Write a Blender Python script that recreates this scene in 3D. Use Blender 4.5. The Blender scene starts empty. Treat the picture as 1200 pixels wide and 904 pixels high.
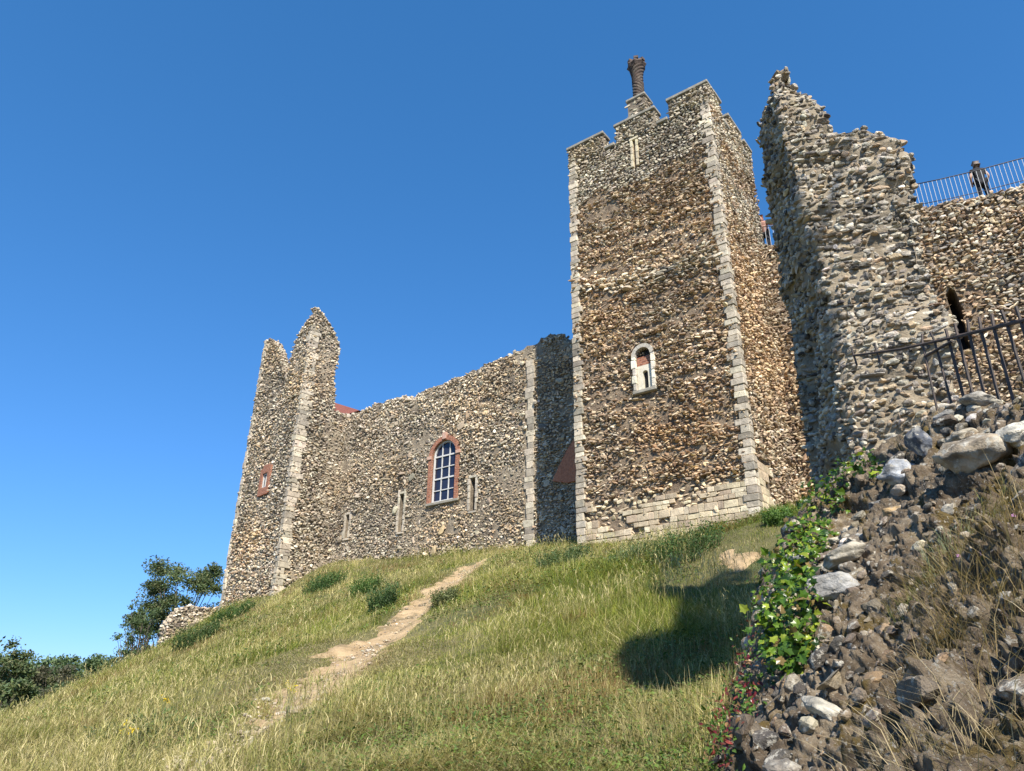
import bpy, bmesh, math, random
import numpy as np
from mathutils import Vector, Matrix
rnd = random.Random(7)
rng = np.random.default_rng(7)
S = bpy.context.scene
COL = S.collection

# ------------------------------------------------------------------ camera, sky, sun, exposure
F = 867.0                                   # focal length in photo pixels (1200 wide)
_up = np.array([30, 1921, -F]); _up /= np.linalg.norm(_up)
_fw = np.array([0, 0, -1.0]); _fw -= _up * (_fw @ _up); _fw /= np.linalg.norm(_fw)
CR = np.array([np.cross(_fw, _up), _fw, _up])      # rows: camera space -> world
cam = bpy.data.objects.new('camera', bpy.data.cameras.new('camera'))
COL.objects.link(cam)
M4 = Matrix.Identity(4)
for i in range(3):
    for j in range(3):
        M4[i][j] = CR[i, j]
cam.matrix_world = M4
cam.data.sensor_width = 36
cam.data.lens = 36 * F / 1200
cam.data.clip_start = 0.05
cam.data.clip_end = 6000
S.camera = cam

SUN_AZ = math.degrees(math.atan2(0.192, -0.981))   # clockwise from +Y
SUN_EL = 46.0
sh = np.array([math.sin(math.radians(SUN_AZ)) * math.cos(math.radians(SUN_EL)),
               math.cos(math.radians(SUN_AZ)) * math.cos(math.radians(SUN_EL)), math.sin(math.radians(SUN_EL))])
W = bpy.data.worlds.new('World'); S.world = W; W.use_nodes = True
nt = W.node_tree
bg = nt.nodes['Background']
sky = nt.nodes.new('ShaderNodeTexSky'); sky.sky_type = 'NISHITA'; sky.sun_disc = False
sky.sun_elevation = math.radians(SUN_EL); sky.sun_rotation = math.radians(SUN_AZ)
sky.altitude = 0; sky.air_density = 1.0; sky.dust_density = 0.0; sky.ozone_density = 6.0
# the clear summer sky is a deeper blue than the bare model: shape each channel
sep = nt.nodes.new('ShaderNodeSeparateColor'); com = nt.nodes.new('ShaderNodeCombineColor')
nt.links.new(sky.outputs[0], sep.inputs[0])
for i, (a, gm) in enumerate(((.375, 1.0), (.575, .755), (.87, .78))):
    m1 = nt.nodes.new('ShaderNodeMath'); m1.operation = 'MULTIPLY'; m1.inputs[1].default_value = .227
    m2 = nt.nodes.new('ShaderNodeMath'); m2.operation = 'POWER'; m2.inputs[1].default_value = gm
    m3 = nt.nodes.new('ShaderNodeMath'); m3.operation = 'MULTIPLY'; m3.inputs[1].default_value = a / .227
    nt.links.new(sep.outputs[i], m1.inputs[0]); nt.links.new(m1.outputs[0], m2.inputs[0]); nt.links.new(m2.outputs[0], m3.inputs[0]); nt.links.new(m3.outputs[0], com.inputs[i])
nt.links.new(com.outputs[0], bg.inputs[0]); bg.inputs[1].default_value = 0.132
sun = bpy.data.objects.new('sun', bpy.data.lights.new('sun', 'SUN')); COL.objects.link(sun)
sun.data.energy = 5.0; sun.data.angle = math.radians(0.53); sun.data.color = (1.0, 0.94, 0.83)
sun.rotation_euler = Vector(-sh).to_track_quat('-Z', 'Y').to_euler()
S.view_settings.view_transform = 'Standard'; S.view_settings.look = 'None'
S.view_settings.exposure = 0.80; S.view_settings.gamma = 1.0; S.view_settings.use_curve_mapping = False
S.render.engine = 'CYCLES'
S.cycles.max_bounces = 6; S.cycles.transparent_max_bounces = 6

# ------------------------------------------------------------------ photo geometry helpers
def ray(u, v):
    r = CR @ np.array([u - 600, 452 - v, -F]); return r / np.linalg.norm(r)
def at(u, v, d):
    r = ray(u, v); return r / math.hypot(r[0], r[1]) * d
def onpl(u, v, p0, n):
    r = ray(u, v); return r * (np.dot(p0, n) / np.dot(r, n))

# ------------------------------------------------------------------ noise and interpolation
def _hash(i, j, k, seed):
    h = (i * 374761393 + j * 668265263 + k * 2147483647 + seed * 144269) & 0xffffffff
    h = ((h ^ (h >> 13)) * 1274126177) & 0xffffffff
    h = ((h ^ (h >> 15)) * 2246822519) & 0xffffffff
    return ((h ^ (h >> 16)) & 0xffffff) / float(0xffffff)
def noise(p, freq=1.0, seed=0):
    p = np.asarray(p, float) * freq; zs = (0, 1)
    if p.shape[-1] == 2:
        p = np.concatenate([p, np.zeros(p.shape[:-1] + (1,))], -1); zs = (0,)
    b = np.floor(p).astype(np.int64); t = p - b; t = t * t * (3 - 2 * t)
    o = 0
    for dx in (0, 1):
        for dy in (0, 1):
            for dz in zs:
                w = (t[..., 0] if dx else 1 - t[..., 0]) * (t[..., 1] if dy else 1 - t[..., 1]) * (t[..., 2] if dz else 1 - t[..., 2])
                o = o + w * _hash(b[..., 0] + dx, b[..., 1] + dy, b[..., 2] + dz, seed)
    return o * 2 - 1
def fbm(p, freq=1.0, oct=4, seed=0):
    o = 0; a = 1
    for i in range(oct):
        o = o + a * noise(p, freq * 2 ** i, seed + i * 17); a *= .5
    return o
def worley(p, freq, seed=0):
    """cells in space: (gap to the nearest cell border, a random value per cell)"""
    p = np.asarray(p, float) * freq; b = np.floor(p).astype(np.int64); f1 = np.full(p.shape[:-1], 9.0); f2 = f1.copy(); cid = np.zeros(p.shape[:-1])
    for dx in (-1, 0, 1):
        for dy in (-1, 0, 1):
            for dz in (-1, 0, 1):
                i, j, k = b[..., 0] + dx, b[..., 1] + dy, b[..., 2] + dz; h = _hash(i, j, k, seed); h2 = (h * 7919.137) % 1; h3 = (h * 104729.71) % 1
                d = np.sqrt((i + h - p[..., 0]) ** 2 + (j + h2 - p[..., 1]) ** 2 + (k + h3 - p[..., 2]) ** 2); c = (h * 31337.77) % 1
                n1 = d < f1; f2 = np.where(n1, f1, np.minimum(f2, d)); cid = np.where(n1, c, cid); f1 = np.where(n1, d, f1)
    return f2 - f1, cid
class TPS:
    def __init__(s, pts):
        P = np.array(pts, float); s.X = P[:, :2]; n = len(P)
        K = s.U(np.linalg.norm(s.X[:, None] - s.X[None], axis=-1)) + 1e-3 * np.eye(n)
        Q = np.c_[np.ones(n), s.X]
        A = np.block([[K, Q], [Q.T, np.zeros((3, 3))]])
        s.w = np.linalg.solve(A, np.r_[P[:, 2], 0, 0, 0]); s.n = n
    @staticmethod
    def U(r):
        return np.where(r > 1e-9, r * r * np.log(np.maximum(r, 1e-9)), 0)
    def __call__(s, x, y):
        x = np.asarray(x, float); y = np.asarray(y, float); o = s.w[s.n] + s.w[s.n + 1] * x + s.w[s.n + 2] * y
        for i in range(s.n):
            o = o + s.w[i] * s.U(np.hypot(x - s.X[i, 0], y - s.X[i, 1]))
        return o
class Grid:
    """a height function tabulated once and read back by bilinear interpolation"""
    def __init__(s, fn, x0, x1, y0, y1, step):
        s.x0, s.y0, s.st = x0, y0, step; s.nx = int((x1 - x0) / step) + 2; s.ny = int((y1 - y0) / step) + 2
        X, Y = np.meshgrid(x0 + np.arange(s.nx) * step, y0 + np.arange(s.ny) * step); s.z = fn(X, Y)
    def __call__(s, x, y):
        fx = np.clip((np.asarray(x, float) - s.x0) / s.st, 0, s.nx - 1.001); fy = np.clip((np.asarray(y, float) - s.y0) / s.st, 0, s.ny - 1.001)
        i = fx.astype(int); j = fy.astype(int); a = fx - i; b = fy - j
        return (s.z[j, i] * (1 - a) + s.z[j, i + 1] * a) * (1 - b) + (s.z[j + 1, i] * (1 - a) + s.z[j + 1, i + 1] * a) * b
def smooth(a, b, x):
    t = np.clip((x - a) / (b - a), 0, 1); return t * t * (3 - 2 * t)
def inpoly(x, y, poly):
    x = np.asarray(x, float); y = np.asarray(y, float); r = np.zeros(x.shape, bool); n = len(poly)
    for i in range(n):
        x0, y0 = poly[i]; x1, y1 = poly[(i + 1) % n]
        c = ((y0 > y) != (y1 > y)) & (x < (x1 - x0) * (y - y0) / ((y1 - y0) if y1 != y0 else 1e-9) + x0)
        r ^= c
    return r

# ------------------------------------------------------------------ object helpers
def tag(o, label=None, cat=None, group=None, kind=None):
    if label: o['label'] = label
    if cat: o['category'] = cat
    if group: o['group'] = group
    if kind: o['kind'] = kind
    return o
def thing(name, label, cat, loc=(0, 0, 0), group=None):
    o = bpy.data.objects.new(name, None); COL.objects.link(o); o.location = loc
    o.empty_display_size = .2
    return tag(o, label, cat, group, 'thing' if label else None)
def link(name, me, mat, parent=None):
    o = bpy.data.objects.new(name, me); COL.objects.link(o)
    if mat: me.materials.append(mat)
    if parent is not None:
        o.parent = parent
        p = parent; off = Vector((0, 0, 0))
        while p is not None: off += p.location; p = p.parent
        o.location = -off                      # meshes are written in world coordinates
    return o
def np_mesh(name, V, faces_flat, loop_tot, col=None, smooth_=False):
    me = bpy.data.meshes.new(name)
    V = np.ascontiguousarray(V, np.float32)
    me.vertices.add(len(V)); me.vertices.foreach_set('co', V.ravel())
    me.loops.add(len(faces_flat)); me.loops.foreach_set('vertex_index', np.ascontiguousarray(faces_flat, np.int32))
    lt = np.ascontiguousarray(loop_tot, np.int32)
    me.polygons.add(len(lt))
    st = np.zeros(len(lt), np.int32); st[1:] = np.cumsum(lt)[:-1]
    me.polygons.foreach_set('loop_start', st)
    me.polygons.foreach_set('use_smooth', np.full(len(lt), smooth_, bool))
    if col is not None:
        c = np.ones((len(V), 4), np.float32); c[:, :3] = col
        a = me.color_attributes.new('Col', 'FLOAT_COLOR', 'POINT'); a.data.foreach_set('color', c.ravel())
    me.update(calc_edges=True); me.validate()
    return me
def bm_obj(name, bm, mat, parent=None, bevel=0, smooth_=False):
    if bevel:
        bmesh.ops.bevel(bm, geom=list(bm.edges), offset=bevel, segments=1, affect='EDGES', profile=.5)
    bmesh.ops.recalc_face_normals(bm, faces=list(bm.faces))
    me = bpy.data.meshes.new(name); bm.to_mesh(me); bm.free()
    if smooth_:
        for p in me.polygons: p.use_smooth = True
    return link(name, me, mat, parent)
def basis_box(bm, o, U, V, N, u0, u1, v0, v1, n0, n1):
    vs = [bm.verts.new(Vector(o + U * a + V * b + N * c)) for c in (n0, n1) for a, b in ((u0, v0), (u1, v0), (u1, v1), (u0, v1))]
    for f in ((0, 3, 2, 1), (4, 5, 6, 7), (0, 1, 5, 4), (1, 2, 6, 5), (2, 3, 7, 6), (3, 0, 4, 7)):
        bm.faces.new([vs[i] for i in f])
def tube(bm, pts, rad, n=8, cap=True):
    pts = [Vector(p) for p in pts]; rings = []
    rad = [rad] * len(pts) if not hasattr(rad, '__len__') else rad
    for i, p in enumerate(pts):
        d = (pts[min(i + 1, len(pts) - 1)] - pts[max(i - 1, 0)]).normalized()
        a = d.orthogonal().normalized() if i == 0 else (pa - d * pa.dot(d)).normalized()
        pa = a; b = d.cross(a)
        rings.append([bm.verts.new(p + (a * math.cos(t) + b * math.sin(t)) * rad[i]) for t in [2 * math.pi * k / n for k in range(n)]])
    for r0, r1 in zip(rings, rings[1:]):
        for k in range(n):
            bm.faces.new((r0[k], r0[(k + 1) % n], r1[(k + 1) % n], r1[k]))
    if cap:
        bm.faces.new(rings[0][::-1]); bm.faces.new(rings[-1])
def plate(name, O, U, V, N, outline, holes, thick, mat, parent, dent=0):
    """a slab: outline with holes in the (U,V) plane, front face at N*0, back at -N*thick"""
    from mathutils.geometry import tessellate_polygon
    bm = bmesh.new(); loops = [[Vector((a, b, 0)) for a, b in poly] for poly in [outline] + list(holes)]
    vs = [bm.verts.new(Vector(O + U * p.x + V * p.y)) for lp in loops for p in lp]; fs = []
    for tri in tessellate_polygon(loops):
        if len(set(tri)) == 3: fs.append(bm.faces.new([vs[i] for i in tri]))
    ex = bmesh.ops.extrude_face_region(bm, geom=fs)
    bmesh.ops.translate(bm, verts=[g for g in ex['geom'] if isinstance(g, bmesh.types.BMVert)], vec=Vector(-N * thick))
    return bm_obj(name, bm, mat, parent)
def arch(u0, u1, z0, zs, n=10, rise=None):
    """door or window outline: straight sides from z0 to the springing zs, round head"""
    r = (u1 - u0) / 2; c = (u0 + u1) / 2; rise = r if rise is None else rise
    return [(u0, z0), (u1, z0)] + [(c + r * math.cos(t), zs + rise * math.sin(t)) for t in [math.pi * k / n for k in range(n + 1)]]

# ------------------------------------------------------------------ materials
def mat(name):
    m = bpy.data.materials.new(name); m.use_nodes = True
    n = m.node_tree.nodes; l = m.node_tree.links
    return m, n, l, n['Principled BSDF']
def ramp(n, stops):
    r = n.new('ShaderNodeValToRGB'); e = r.color_ramp.elements
    while len(e) < len(stops): e.new(.5)
    for el, (p, c) in zip(e, stops):
        el.position = p; el.color = (*c, 1) if len(c) == 3 else c
    return r
def tex(n, l, kind, scale, detail=4, rough=.6, vec=None):
    if kind == 'noise':
        t = n.new('ShaderNodeTexNoise'); t.inputs['Detail'].default_value = detail; t.inputs['Roughness'].default_value = rough
    else:
        t = n.new('ShaderNodeTexVoronoi')
    t.inputs['Scale'].default_value = scale
    if vec is not None: l.new(vec, t.inputs['Vector'])
    return t
def m_attr(name, scale=6, lo=.6, hi=1.3, rough=.85, bump=.4, bdist=.02, bscale=None, speck=None):
    """colour from the mesh's own Col attribute, mottled by noise"""
    m, n, l, b = mat(name)
    co = n.new('ShaderNodeTexCoord'); a = n.new('ShaderNodeAttribute'); a.attribute_name = 'Col'
    t = tex(n, l, 'noise', scale, 5, .65, co.outputs['Object'])
    mr = n.new('ShaderNodeMapRange'); mr.inputs[1].default_value = .3; mr.inputs[2].default_value = .7
    mr.inputs[3].default_value = lo; mr.inputs[4].default_value = hi
    l.new(t.outputs[0], mr.inputs[0])
    mx = n.new('ShaderNodeVectorMath'); mx.operation = 'SCALE'
    l.new(a.outputs['Color'], mx.inputs[0]); l.new(mr.outputs[0], mx.inputs['Scale'])
    src = mx.outputs[0]
    if speck:
        sc, col, thr = speck
        t2 = tex(n, l, 'noise', sc, 6, .7, co.outputs['Object'])
        r = ramp(n, [(thr, (0, 0, 0)), (thr + .06, (1, 1, 1))]); l.new(t2.outputs[0], r.inputs[0])
        mm = n.new('ShaderNodeMix'); mm.data_type = 'RGBA'; l.new(r.outputs[0], mm.inputs[0]); l.new(src, mm.inputs[6]); mm.inputs[7].default_value = (*col, 1)
        src = mm.outputs[2]
    l.new(src, b.inputs['Base Color']); b.inputs['Roughness'].default_value = rough
    if bump:
        t3 = tex(n, l, 'noise', bscale or scale * 3, 6, .7, co.outputs['Object'])
        bp = n.new('ShaderNodeBump'); bp.inputs['Strength'].default_value = bump; bp.inputs['Distance'].default_value = bdist
        l.new(t3.outputs[0], bp.inputs['Height']); l.new(bp.outputs[0], b.inputs['Normal'])
    return m
def m_solid(name, c1, c2, scale=4, rough=.85, bump=.5, bdist=.03, bscale=14, metal=0, c3=None, s3=1.0):
    m, n, l, b = mat(name)
    co = n.new('ShaderNodeTexCoord')
    t = tex(n, l, 'noise', scale, 6, .65, co.outputs['Object'])
    r = ramp(n, [(.35, c1), (.65, c2)]); l.new(t.outputs[0], r.inputs[0]); src = r.outputs[0]
    if c3:
        t2 = tex(n, l, 'noise', s3, 6, .7, co.outputs['Object'])
        r2 = ramp(n, [(.52, (0, 0, 0)), (.64, (1, 1, 1))]); l.new(t2.outputs[0], r2.inputs[0])
        mm = n.new('ShaderNodeMix'); mm.data_type = 'RGBA'; l.new(r2.outputs[0], mm.inputs[0]); l.new(src, mm.inputs[6]); mm.inputs[7].default_value = (*c3, 1); src = mm.outputs[2]
    l.new(src, b.inputs['Base Color']); b.inputs['Roughness'].default_value = rough; b.inputs['Metallic'].default_value = metal
    if bump:
        t3 = tex(n, l, 'noise', bscale, 6, .7, co.outputs['Object'])
        bp = n.new('ShaderNodeBump'); bp.inputs['Strength'].default_value = bump; bp.inputs['Distance'].default_value = bdist
        l.new(t3.outputs[0], bp.inputs['Height']); l.new(bp.outputs[0], b.inputs['Normal'])
    return m
def m_leaf(name, trans=.35, rough=.55, tint=(1.0, 1.15, .5)):
    m, n, l, b = mat(name)
    a = n.new('ShaderNodeAttribute'); a.attribute_name = 'Col'
    l.new(a.outputs['Color'], b.inputs['Base Color']); b.inputs['Roughness'].default_value = rough
    b.inputs['Specular IOR Level'].default_value = .3
    tr = n.new('ShaderNodeBsdfTranslucent'); mu = n.new('ShaderNodeVectorMath'); mu.operation = 'MULTIPLY'
    l.new(a.outputs['Color'], mu.inputs[0]); mu.inputs[1].default_value = tint; l.new(mu.outputs[0], tr.inputs[0])
    ms = n.new('ShaderNodeMixShader'); ms.inputs[0].default_value = trans
    l.new(b.outputs[0], ms.inputs[1]); l.new(tr.outputs[0], ms.inputs[2])
    l.new(ms.outputs[0], n['Material Output'].inputs[0])
    return m
def m_brick(name):
    m, n, l, b = mat(name)
    co = n.new('ShaderNodeTexCoord'); t = tex(n, l, 'noise', 9, 4, .6, co.outputs['Object'])
    t.inputs['Scale'].default_value = 17; r = ramp(n, [(.36, (.14, .05, .03)), (.5, (.30, .105, .055)), (.64, (.40, .19, .115))]); l.new(t.outputs[0], r.inputs[0])
    sp = n.new('ShaderNodeSeparateXYZ'); l.new(co.outputs['Object'], sp.inputs[0])
    w = n.new('ShaderNodeMath'); w.operation = 'FRACT'; k = n.new('ShaderNodeMath'); k.operation = 'MULTIPLY'; k.inputs[1].default_value = 13.3
    l.new(sp.outputs[2], k.inputs[0]); l.new(k.outputs[0], w.inputs[0])
    g = n.new('ShaderNodeMath'); g.operation = 'GREATER_THAN'; g.inputs[1].default_value = .84; l.new(w.outputs[0], g.inputs[0])
    mm = n.new('ShaderNodeMix'); mm.data_type = 'RGBA'; l.new(g.outputs[0], mm.inputs[0]); l.new(r.outputs[0], mm.inputs[6]); mm.inputs[7].default_value = (.36, .30, .23, 1)
    l.new(mm.outputs[2], b.inputs['Base Color']); b.inputs['Roughness'].default_value = .9
    bp = n.new('ShaderNodeBump'); bp.inputs['Strength'].default_value = .5; bp.inputs['Distance'].default_value = .02; bp.invert = True
    l.new(g.outputs[0], bp.inputs['Height']); l.new(bp.outputs[0], b.inputs['Normal'])
    return m

M = dict(
    mortar=m_solid('lime_mortar', (.15, .105, .068), (.30, .225, .145), 3, bump=1, bdist=.07, bscale=13, c3=(.09, .062, .04), s3=1.1),  # mortar darkened to suggest shadow between the stones
    mortar_grey=m_solid('grey_mortar', (.19, .15, .105), (.33, .27, .19), 2.5, bump=1, bdist=.06, bscale=13, c3=(.12, .095, .068), s3=.5),  # also darkened, shade of the recesses put into the colour
    flint=m_attr('flint_rubble', 9, .65, 1.3, .8, .6, .02, 26),
    flint_near=m_attr('flint_rubble_near', 7, .45, 1.5, .75, 1.0, .03, 22, speck=(19, (.46, .42, .34), .55)),
    ashlar=m_attr('dressed_limestone', 6, .62, 1.25, .85, .8, .02, 20, speck=(4, (.17, .14, .10), .60)),
    coping=m_solid('weathered_coping', (.20, .18, .14), (.34, .31, .25), 5, bump=.5),
    brick=m_brick('red_brick'),
    dark=m_solid('painted_dark_depth', (.012, .012, .014), (.02, .02, .022), 3, bump=0),  # near-black colour stands in for unlit depth behind openings
    white=m_solid('white_painted_wood', (.50, .49, .46), (.64, .63, .60), 5, .5, bump=.1),
    glass=m_solid('window_glass', (.012, .014, .03), (.025, .028, .05), 1.2, .06, bump=.05, bscale=2),
    iron=m_solid('rusty_iron', (.03, .025, .022), (.09, .06, .045), 8, .7, bump=.4, bdist=.004, bscale=60),
    steel=m_solid('galvanised_rail', (.36, .36, .36), (.48, .48, .47), 6, .5, bump=.05),
    darkrail=m_solid('dark_painted_rail', (.035, .03, .035), (.06, .05, .055), 6, .5, bump=.05),
    tile=m_solid('red_roof_tile', (.16, .045, .03), (.26, .085, .05), 7, .8, bump=.6, bscale=20),
    leaf=m_leaf('leaf'), grass=m_leaf('grass_blade', .2, .6, (1.1, 1.1, .5)),
    bark=m_solid('bark', (.05, .04, .03), (.12, .10, .075), 9, .9, bump=.8, bscale=30),
)

# ------------------------------------------------------------------ stones
def ico(sub):
    bm = bmesh.new(); bmesh.ops.create_icosphere(bm, subdivisions=sub, radius=1)
    V = np.array([v.co[:] for v in bm.verts]); Fc = np.array([[v.index for v in f.verts] for f in bm.faces]); bm.free()
    return V, Fc
def rocks(sub, n, planes=7, seed=3, cut=(.5, .85)):
    V0, Fc = ico(sub); out = []; g = np.random.default_rng(seed)
    for i in range(n):
        V = V0 * (1 + .28 * noise(V0 + i * 7.1, 1.1, i)[:, None])
        for k in range(planes):
            d = g.normal(size=3); d /= np.linalg.norm(d); h = g.uniform(*cut)
            s = V @ d - h; V = V - np.where(s > 0, s * .92, 0)[:, None] * d
        if sub >= 3: V = V * (1 + .13 * noise(V, 2.7, i)[:, None] + .07 * noise(V, 7, i + 5)[:, None])
        if sub >= 4: V = V * (1 + .08 * noise(V, 1.9, i + 9)[:, None] + .02 * noise(V, 17, i)[:, None])
        V /= np.abs(V).max(0)
        out.append((V, Fc))
    return out
def block_template():
    bm = bmesh.new(); bmesh.ops.create_cube(bm, size=2); bmesh.ops.bevel(bm, geom=list(bm.edges), offset=.13, segments=1, affect='EDGES')
    bmesh.ops.triangulate(bm, faces=list(bm.faces)); bm.verts.ensure_lookup_table()
    V = np.array([v.co[:] for v in bm.verts]); Fc = np.array([[v.index for v in f.verts] for f in bm.faces]); bm.free()
    return [(V + .07 * noise(V + i * 5.3, 1.3, i)[:, None] * np.array([1, 1, .3]), Fc) for i in range(8)]
ROCK0 = rocks(1, 14, 4); ROCK1 = rocks(2, 24, 8, 3, (.22, .72)); ROCK2 = rocks(3, 16, 9, 3, (.45, .85)); ROCK3 = rocks(4, 14, 9, 8); BLOCK = block_template()
# subdivision 1 in bmesh is the 12-vertex icosahedron, 2 has 42 vertices, 3 has 162
def place(templates, C, ax, sc, col, seed=0, jitter_col=.0):
    """C (n,3) centres, ax (n,3,3) rows are local axes in world, sc (n,3) half sizes, col (n,3)"""
    g = np.random.default_rng(seed); n = len(C); ti = g.integers(0, len(templates), n)
    Vs, Fs, Cs = [], [], []; off = 0
    for k, (V, Fc) in enumerate(templates):
        s = np.where(ti == k)[0]
        if not len(s): continue
        P = np.einsum('vk,nk,nkd->nvd', V, sc[s], ax[s]) + C[s][:, None]
        Vs.append(P.reshape(-1, 3))
        Fs.append((Fc[None] + (np.arange(len(s)) * len(V))[:, None, None] + off).reshape(-1, 3)); off += len(s) * len(V)
        Cs.append(np.repeat(col[s], len(V), axis=0))
    return np.concatenate(Vs), np.concatenate(Fs), np.concatenate(Cs)
def stone_obj(name, parts, material, parent, smooth_=False):
    off = 0; V, Fc, Cc = [], [], []
    for v, f_, c in parts:
        V.append(v); Fc.append(f_ + off); Cc.append(c); off += len(v)
    V = np.concatenate(V); Fc = np.concatenate(Fc); Cc = np.concatenate(Cc)
    me = np_mesh(name, V, Fc.ravel(), np.full(len(Fc), 3), Cc, smooth_)
    return link(name, me, material, parent)
def pal(cols, w, n, g, jit=.18, hue=.02):
    cols = np.array(cols); i = g.choice(len(cols), n, p=np.array(w) / sum(w))
    return cols[i] * (1 + g.normal(0, jit, (n, 1))).clip(.5, 1.6) * (1 + g.normal(0, hue, (n, 3)))
P_TOWER = ([(.486, .364, .231), (.358, .248, .156), (.601, .474, .318), (.219, .150, .098), (.416, .347, .265), (.670, .578, .428)], [5, 5, 4, 2.4, 1.6, 1.4])
P_TOP = ([(.44, .375, .27), (.54, .47, .35), (.34, .28, .20), (.18, .155, .125), (.62, .56, .44)], [5, 4, 3, 1, 1.5])
P_HALL = ([(.462, .391, .292), (.550, .473, .358), (.341, .281, .204), (.176, .143, .110), (.660, .594, .473), (.462, .347, .220)], [5, 4, 4, 1.6, 1.0, 2.5])
P_PIL = ([(.44, .385, .295), (.58, .52, .415), (.26, .22, .17), (.09, .08, .07), (.42, .31, .19), (.30, .28, .25)], [5, 3.4, 4, 3, 3.4, 1.6])
P_MOUND = ([(.25, .20, .135), (.42, .36, .265), (.17, .13, .09), (.085, .072, .056), (.29, .195, .11)], [5, 1.8, 5, 2.6, 2.4])
P_ASH = ([(.508, .435, .328), (.429, .367, .277), (.588, .503, .373), (.339, .294, .226)], [4, 4, 2, 2])
P_ASHW = ([(.56, .455, .30), (.49, .39, .26), (.62, .52, .36), (.40, .31, .21)], [4, 4, 2, 2])
def facing(O, U, V, N, u0, u1, v0, v1, mask, palette, size=(.2, .11), prot=0.0, vary=.03, depth=.07, templ=None, seed=1, jit=.25, tilt=.16, irregular=.3, skip=.04, keepz=None):
    """rubble courses over a face; returns a part for stone_obj"""
    g = np.random.default_rng(seed); us, vs, ws, hs = [], [], [], []
    v = v0
    while v < v1:
        h = size[1] * g.uniform(.75, 1.3); n = int((u1 - u0) / size[0] * 1.5) + 4
        w = size[0] * np.exp(g.normal(0, .33, n)); c = u0 - size[0] * g.random() + np.cumsum(w) - w / 2
        k = c < u1 + .02
        us.append(c[k]); ws.append(w[k]); vs.append(v + h / 2 + g.normal(0, jit * h * .5, k.sum())); hs.append(h * np.exp(g.normal(0, irregular * .6, k.sum()))); v += h
    us, vs, ws, hs = map(np.concatenate, (us, vs, ws, hs))
    k = mask(us, vs) & (us > u0) & (g.random(len(us)) > skip)
    us, vs, ws, hs = us[k], vs[k], ws[k], hs[k]; n = len(us)
    p = prot(us, vs) if callable(prot) else np.full(n, prot)
    p = p + g.normal(0, vary, n)
    C = O + us[:, None] * U + vs[:, None] * V + p[:, None] * N
    a = g.normal(0, tilt, n); tx = g.normal(0, tilt, n); ty = g.normal(0, tilt, n)
    A0 = np.cos(a)[:, None] * U + np.sin(a)[:, None] * V + tx[:, None] * N
    A0 /= np.linalg.norm(A0, axis=1)[:, None]
    A2 = N[None] + tx[:, None] * -U + ty[:, None] * V; A2 -= (A2 * A0).sum(1)[:, None] * A0; A2 /= np.linalg.norm(A2, axis=1)[:, None]
    A1 = np.cross(A2, A0)
    sc = np.c_[ws * .5, hs * .54, depth * np.exp(g.normal(0, .3, n))]
    col = pal(*palette, n, g); big = noise(C, .55, 301) + .6 * noise(C, 1.5, 302); streak = noise(C * np.array([1, 1, .12]), 1.6, 303); lift = noise(np.c_[C[:, 2] * 0, C[:, 2] * 0, C[:, 2]], .9, 304)
    col = col * (1 + .20 * big + .14 * np.minimum(streak, .2) + .08 * lift)[:, None].clip(.5, 1.5)
    warm = np.clip(noise(C, .4, 305), 0, 1)[:, None]; col = col * (1 + warm * np.array([.12, .0, -.16]))
    return place(templ or ROCK1, C, np.stack([A0, A1, A2], 1), sc, col, seed)
def quoins(O, U, V, N, z0, z1, side, seed=1, h=(.2, .32), lens=((.34, .16), (.2, .3)), palette=P_ASH, proud=.035, back=.16, skip=.0, other=None):
    """dressed corner blocks. side=+1: blocks run along +U from the corner on this face;
    other=(U2,N2): they wrap round onto the second face"""
    g = np.random.default_rng(seed); C, AX, SC = [], [], []; z = z0; i = 0
    U2, N2 = other
    while z < z1:
        hh = g.uniform(*h); a = (lens[0][0] if i % 2 else lens[1][0]) * g.uniform(.8, 1.2); b = (lens[0][1] if i % 2 else lens[1][1]) * g.uniform(.8, 1.2)
        if g.random() >= skip:
            pr = proud + g.normal(0, .01)
            # block spans U:[-pr2, a], U2:[-pr, b] measured from the corner
            c = O + U * ((a - pr) / 2) + U2 * ((b - pr) / 2) + V * (z + hh / 2)
            C.append(c); th = g.normal(0, .012); AX.append(np.array([U * math.cos(th) + V * math.sin(th), U2, V * math.cos(th) - U * math.sin(th)])); SC.append(((a + pr) / 2, (b + pr) / 2, hh / 2 - .004))
        z += hh; i += 1
    n = len(C); SC = np.array(SC)
    # blocks are templates of half size 1 with bevel
    return place(BLOCK, np.array(C), np.array(AX), SC, pal(*palette, n, g, .15, .012), seed)
def blocks(O, U, V, N, rects, palette=P_ASH, seed=1, proud=.02, back=.1, jit=.1, tilt=0.0):
    """a list of dressed blocks (u0,u1,v0,v1) on a face"""
    g = np.random.default_rng(seed); R_ = np.array(rects, float); n = len(R_)
    pr = proud + g.normal(0, .006, n)
    C = O + ((R_[:, 0] + R_[:, 1]) / 2)[:, None] * U + ((R_[:, 2] + R_[:, 3]) / 2)[:, None] * V + ((pr - back) / 2)[:, None] * N
    SC = np.c_[(R_[:, 1] - R_[:, 0]) / 2 - .003, (R_[:, 3] - R_[:, 2]) / 2 - .003, (pr + back) / 2]
    th = g.normal(0, tilt, n) if tilt else np.zeros(n)
    AX = np.stack([np.cos(th)[:, None] * U + np.sin(th)[:, None] * V, -np.sin(th)[:, None] * U + np.cos(th)[:, None] * V, np.tile(N, (n, 1))], 1)
    return place(BLOCK, C, AX, SC, pal(*palette, n, g, jit, .012), seed)
Z = np.array([0, 0, 1.0])
def v3(x, y, z=0): return np.array([x, y, z], float)

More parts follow.
